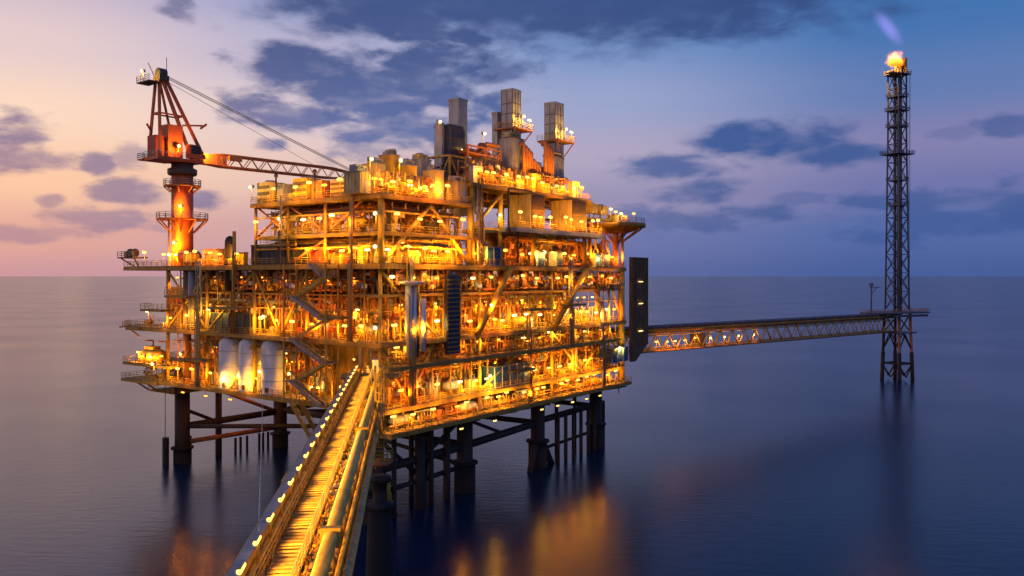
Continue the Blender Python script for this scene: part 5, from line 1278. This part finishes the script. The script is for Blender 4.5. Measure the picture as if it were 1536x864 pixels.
lamp_row('stair',L1,2,18,2.2,5,'post','added fill lamp on the tank deck behind the zigzag stairs','added fill lamps behind the zigzag stairs',420*A_,37)  # fill row added, the tank deck is dark behind the stairs
lamp_row('stair',L2,46,62,1.0,5,'post','added fill lamp on the middle deck towards the crane','added fill lamps on the middle deck near the crane',420*A_,38)  # fill row added to lift the dim crane end
lamp_row('sea',L0,-24,55,.6,5.2,'post','post lamp along the edge of the lowest deck','lamps on the lowest deck',420*A_,1)
lamp_row('sea',L1,-24,56,1.0,5.2,'post','post lamp along the sea edge of the tank deck','lamps on the sea edge of the tank deck',520*A_,2,skip=((3,18.5),(46.5,57)))
lamp_row('sea',25.9,-20,54,4.5,7.5,'hang','hanging lamp set back over the sea side of the tank deck','lamps over the sea side tank deck',800*A_,3)
lamp_row('sea',LW,24,52,1.6,8,'post','post lamp on the narrow walkway deck','lamps on the walkway deck',300*A_,4)
lamp_row('sea',L2,-24,56,1.0,4.6,'post','post lamp along the sea edge of the middle deck','lamps on the sea edge of the middle deck',520*A_,5,skip=((-12,-4),))
lamp_row('sea',37.4,-20,54,4.6,6,'hang','hanging lamp set back over the sea side of the middle deck','lamps over the sea side middle deck',900*A_,6)
lamp_row('sea',L3,-25,6,1.0,4.2,'post','post lamp along the sea edge of the main deck','lamps on the sea edge of the main deck',620*A_,7)
lamp_row('sea',48.2,-22,-3,3.6,5,'hang','hanging lamp inside the main deck bay on the sea side','lamps inside the sea side main deck bay',1000*A_,8)
lamp_row('sea',L3,8,56,1.6,6.5,'post','post lamp under the grey balcony on the main deck','lamps under the grey balcony',480*A_,9)
lamp_row('sea',53.7,-22,-4,4,7,'hang','hanging lamp under the low roof on the sea side','lamps under the low roof sea side',420*A_,10)
lamp_row('stair',L1,28,58,1.0,5,'post','post lamp along the stair side edge of the tank deck','lamps on the stair edge of the tank deck',520*A_,11)
lamp_row('stair',27.8,0,58,5,6.5,'hang','hanging lamp over the stair side of the tank deck','lamps over the stair side tank deck',800*A_,12)
lamp_row('stair',L2,0,30,1.0,5,'post','post lamp along the stair side edge of the middle deck','lamps on the stair edge of the middle deck',520*A_,13)
lamp_row('stair',36.6,0,60,4.6,6,'hang','hanging lamp over the stair side of the middle deck','lamps over the stair side middle deck',760*A_,14)
lamp_row('stair',L3,-3,18,1.0,4.6,'post','post lamp along the stair side edge of the main deck','lamps on the stair edge of the main deck',600*A_,15,skip=((17,31),))
lamp_row('stair',48.2,0,28,3.2,5.5,'hang','hanging lamp inside the main deck bay on the stair side','lamps inside the stair side main deck bay',800*A_,16)
lamp_row('stair',53.7,1,28,3.5,8,'hang','hanging lamp under the low roof on the stair side','lamps under the low roof stair side',380*A_,17,RED)
lamp_row('stair',L4,0,28,.7,5.2,'post','post lamp along the stair side edge of the low roof','lamps on the stair edge of the low roof',420*A_,18)
lamp_row('sea',L4,-25,-5,.6,4.2,'post','post lamp along the sea edge of the low roof','lamps on the sea edge of the low roof',360*A_,19)
lamp_row('sea',L4,-25,-6,3.9,3.6,'post','post lamp between the low roof pipework and the packages','lamps among the low roof packages',430*A_,39)
lamp_row('sea',L5,-2,39,1.2,4.6,'post','post lamp along the sea edge of the high roof','lamps on the sea edge of the high roof',470*A_,20)
lamp_row('sea',LB,8,40,-2.6,5,'post','post lamp on the grey balcony','lamps on the grey balcony',620*A_,21)
spot(231,545,'stair',-2.0,'floodlight facing the yellow capsule on the low corner deck',900)
lamp_row('sea',54.3,44,58,-1.5,4.4,'post','post lamp on the round deck','lamps on the round deck',380*A_,22)
lamp_row('stair',L3,32,70,1.4,6.5,'post','post lamp on the crane deck','lamps on the crane deck',420*A_,23)
lamp_row('stair',22.2,61,74,1.6,4,'post','post lamp on the low corner deck','lamps on the low corner deck',420*A_,24)
spot(735,457,'sea',-.6,'single glaring floodlight beside the first sloping tube',1500,(1,.30,.015)); spot(928,521,'sea',-.8,'single glaring floodlight above the small blue shelter',1500); spot(797,551,'sea',-.3,'bright floodlight at the end of the blue shelter',1100)
spot(733,563,'sea',-.2,'bright floodlight at the gangway side of the blue shelter',1100); spot(315,463,'stair',.0,'twin glaring floodlight above the long louvre unit',1500); spot(273,530,'stair',.4,'red glowing floodlight over the low corner deck',1500,(1,.26,.012))
spot(397,474,'stair',.2,'bright floodlight at the stair end of the long louvre unit',1100); spot(223,466,'stair',.5,'pale double floodlight on the jutting corner deck',700); spot(392,556,'stair',.8,'floodlight between the middle and nearest white tanks',330,(1,.5,.03)); spot(360,562,'stair',.8,'floodlight between the farthest and middle white tanks',300,(1,.5,.03))
spot(436,560,'stair',1.2,'floodlight between the nearest white tank and the zigzag stairs',900,(1,.48,.02)); spot(555,238,'sea',2.0,'brightest mast lamp on the corner of the low roof',900); spot(599,240,'sea',1.0,'bright lamp between the roof packages',900); spot(378,280,'stair',.5,'pale mast lamp at the outer end of the low roof',600)
spot(748,322,'sea',-.4,'bright floodlight left of the first filter house',1300,(1,.5,.04)); spot(690,225,'sea',7.5,'small lamp on the dark blue stack frame',500); spot(725,200,'sea',9,'pale lamp on the pipe frame near the tallest stack',600); spot(658,182,'sea',6.2,'tiny lamp on top of the dark blue stack',200)
for i,(z,lv) in enumerate(((L1,'tank deck'),(L2,'middle deck'),(L3,'main deck'),(48.9,'inner roof frame'))):
    lamp('flood',W(U0-1.6,V0-.6,z+.1),RZ_STAIR+math.radians(20),f'added fill floodlight facing the corner column at the {lv}',None,900,WARM,(.3,.95,.1))  # fill lights added to brighten the dark corner column
# labels that several look-alikes share become a group
cnt={}
for o in PLACED: cnt.setdefault(o['label'],[]).append(o)
for lab,os_ in cnt.items():
    if len(os_)>1:
        for o in os_: o['group']=lab
lab={}
for o in COL.objects:
    if o.parent is None and 'label' in o: lab.setdefault(o['label'],[]).append(o)
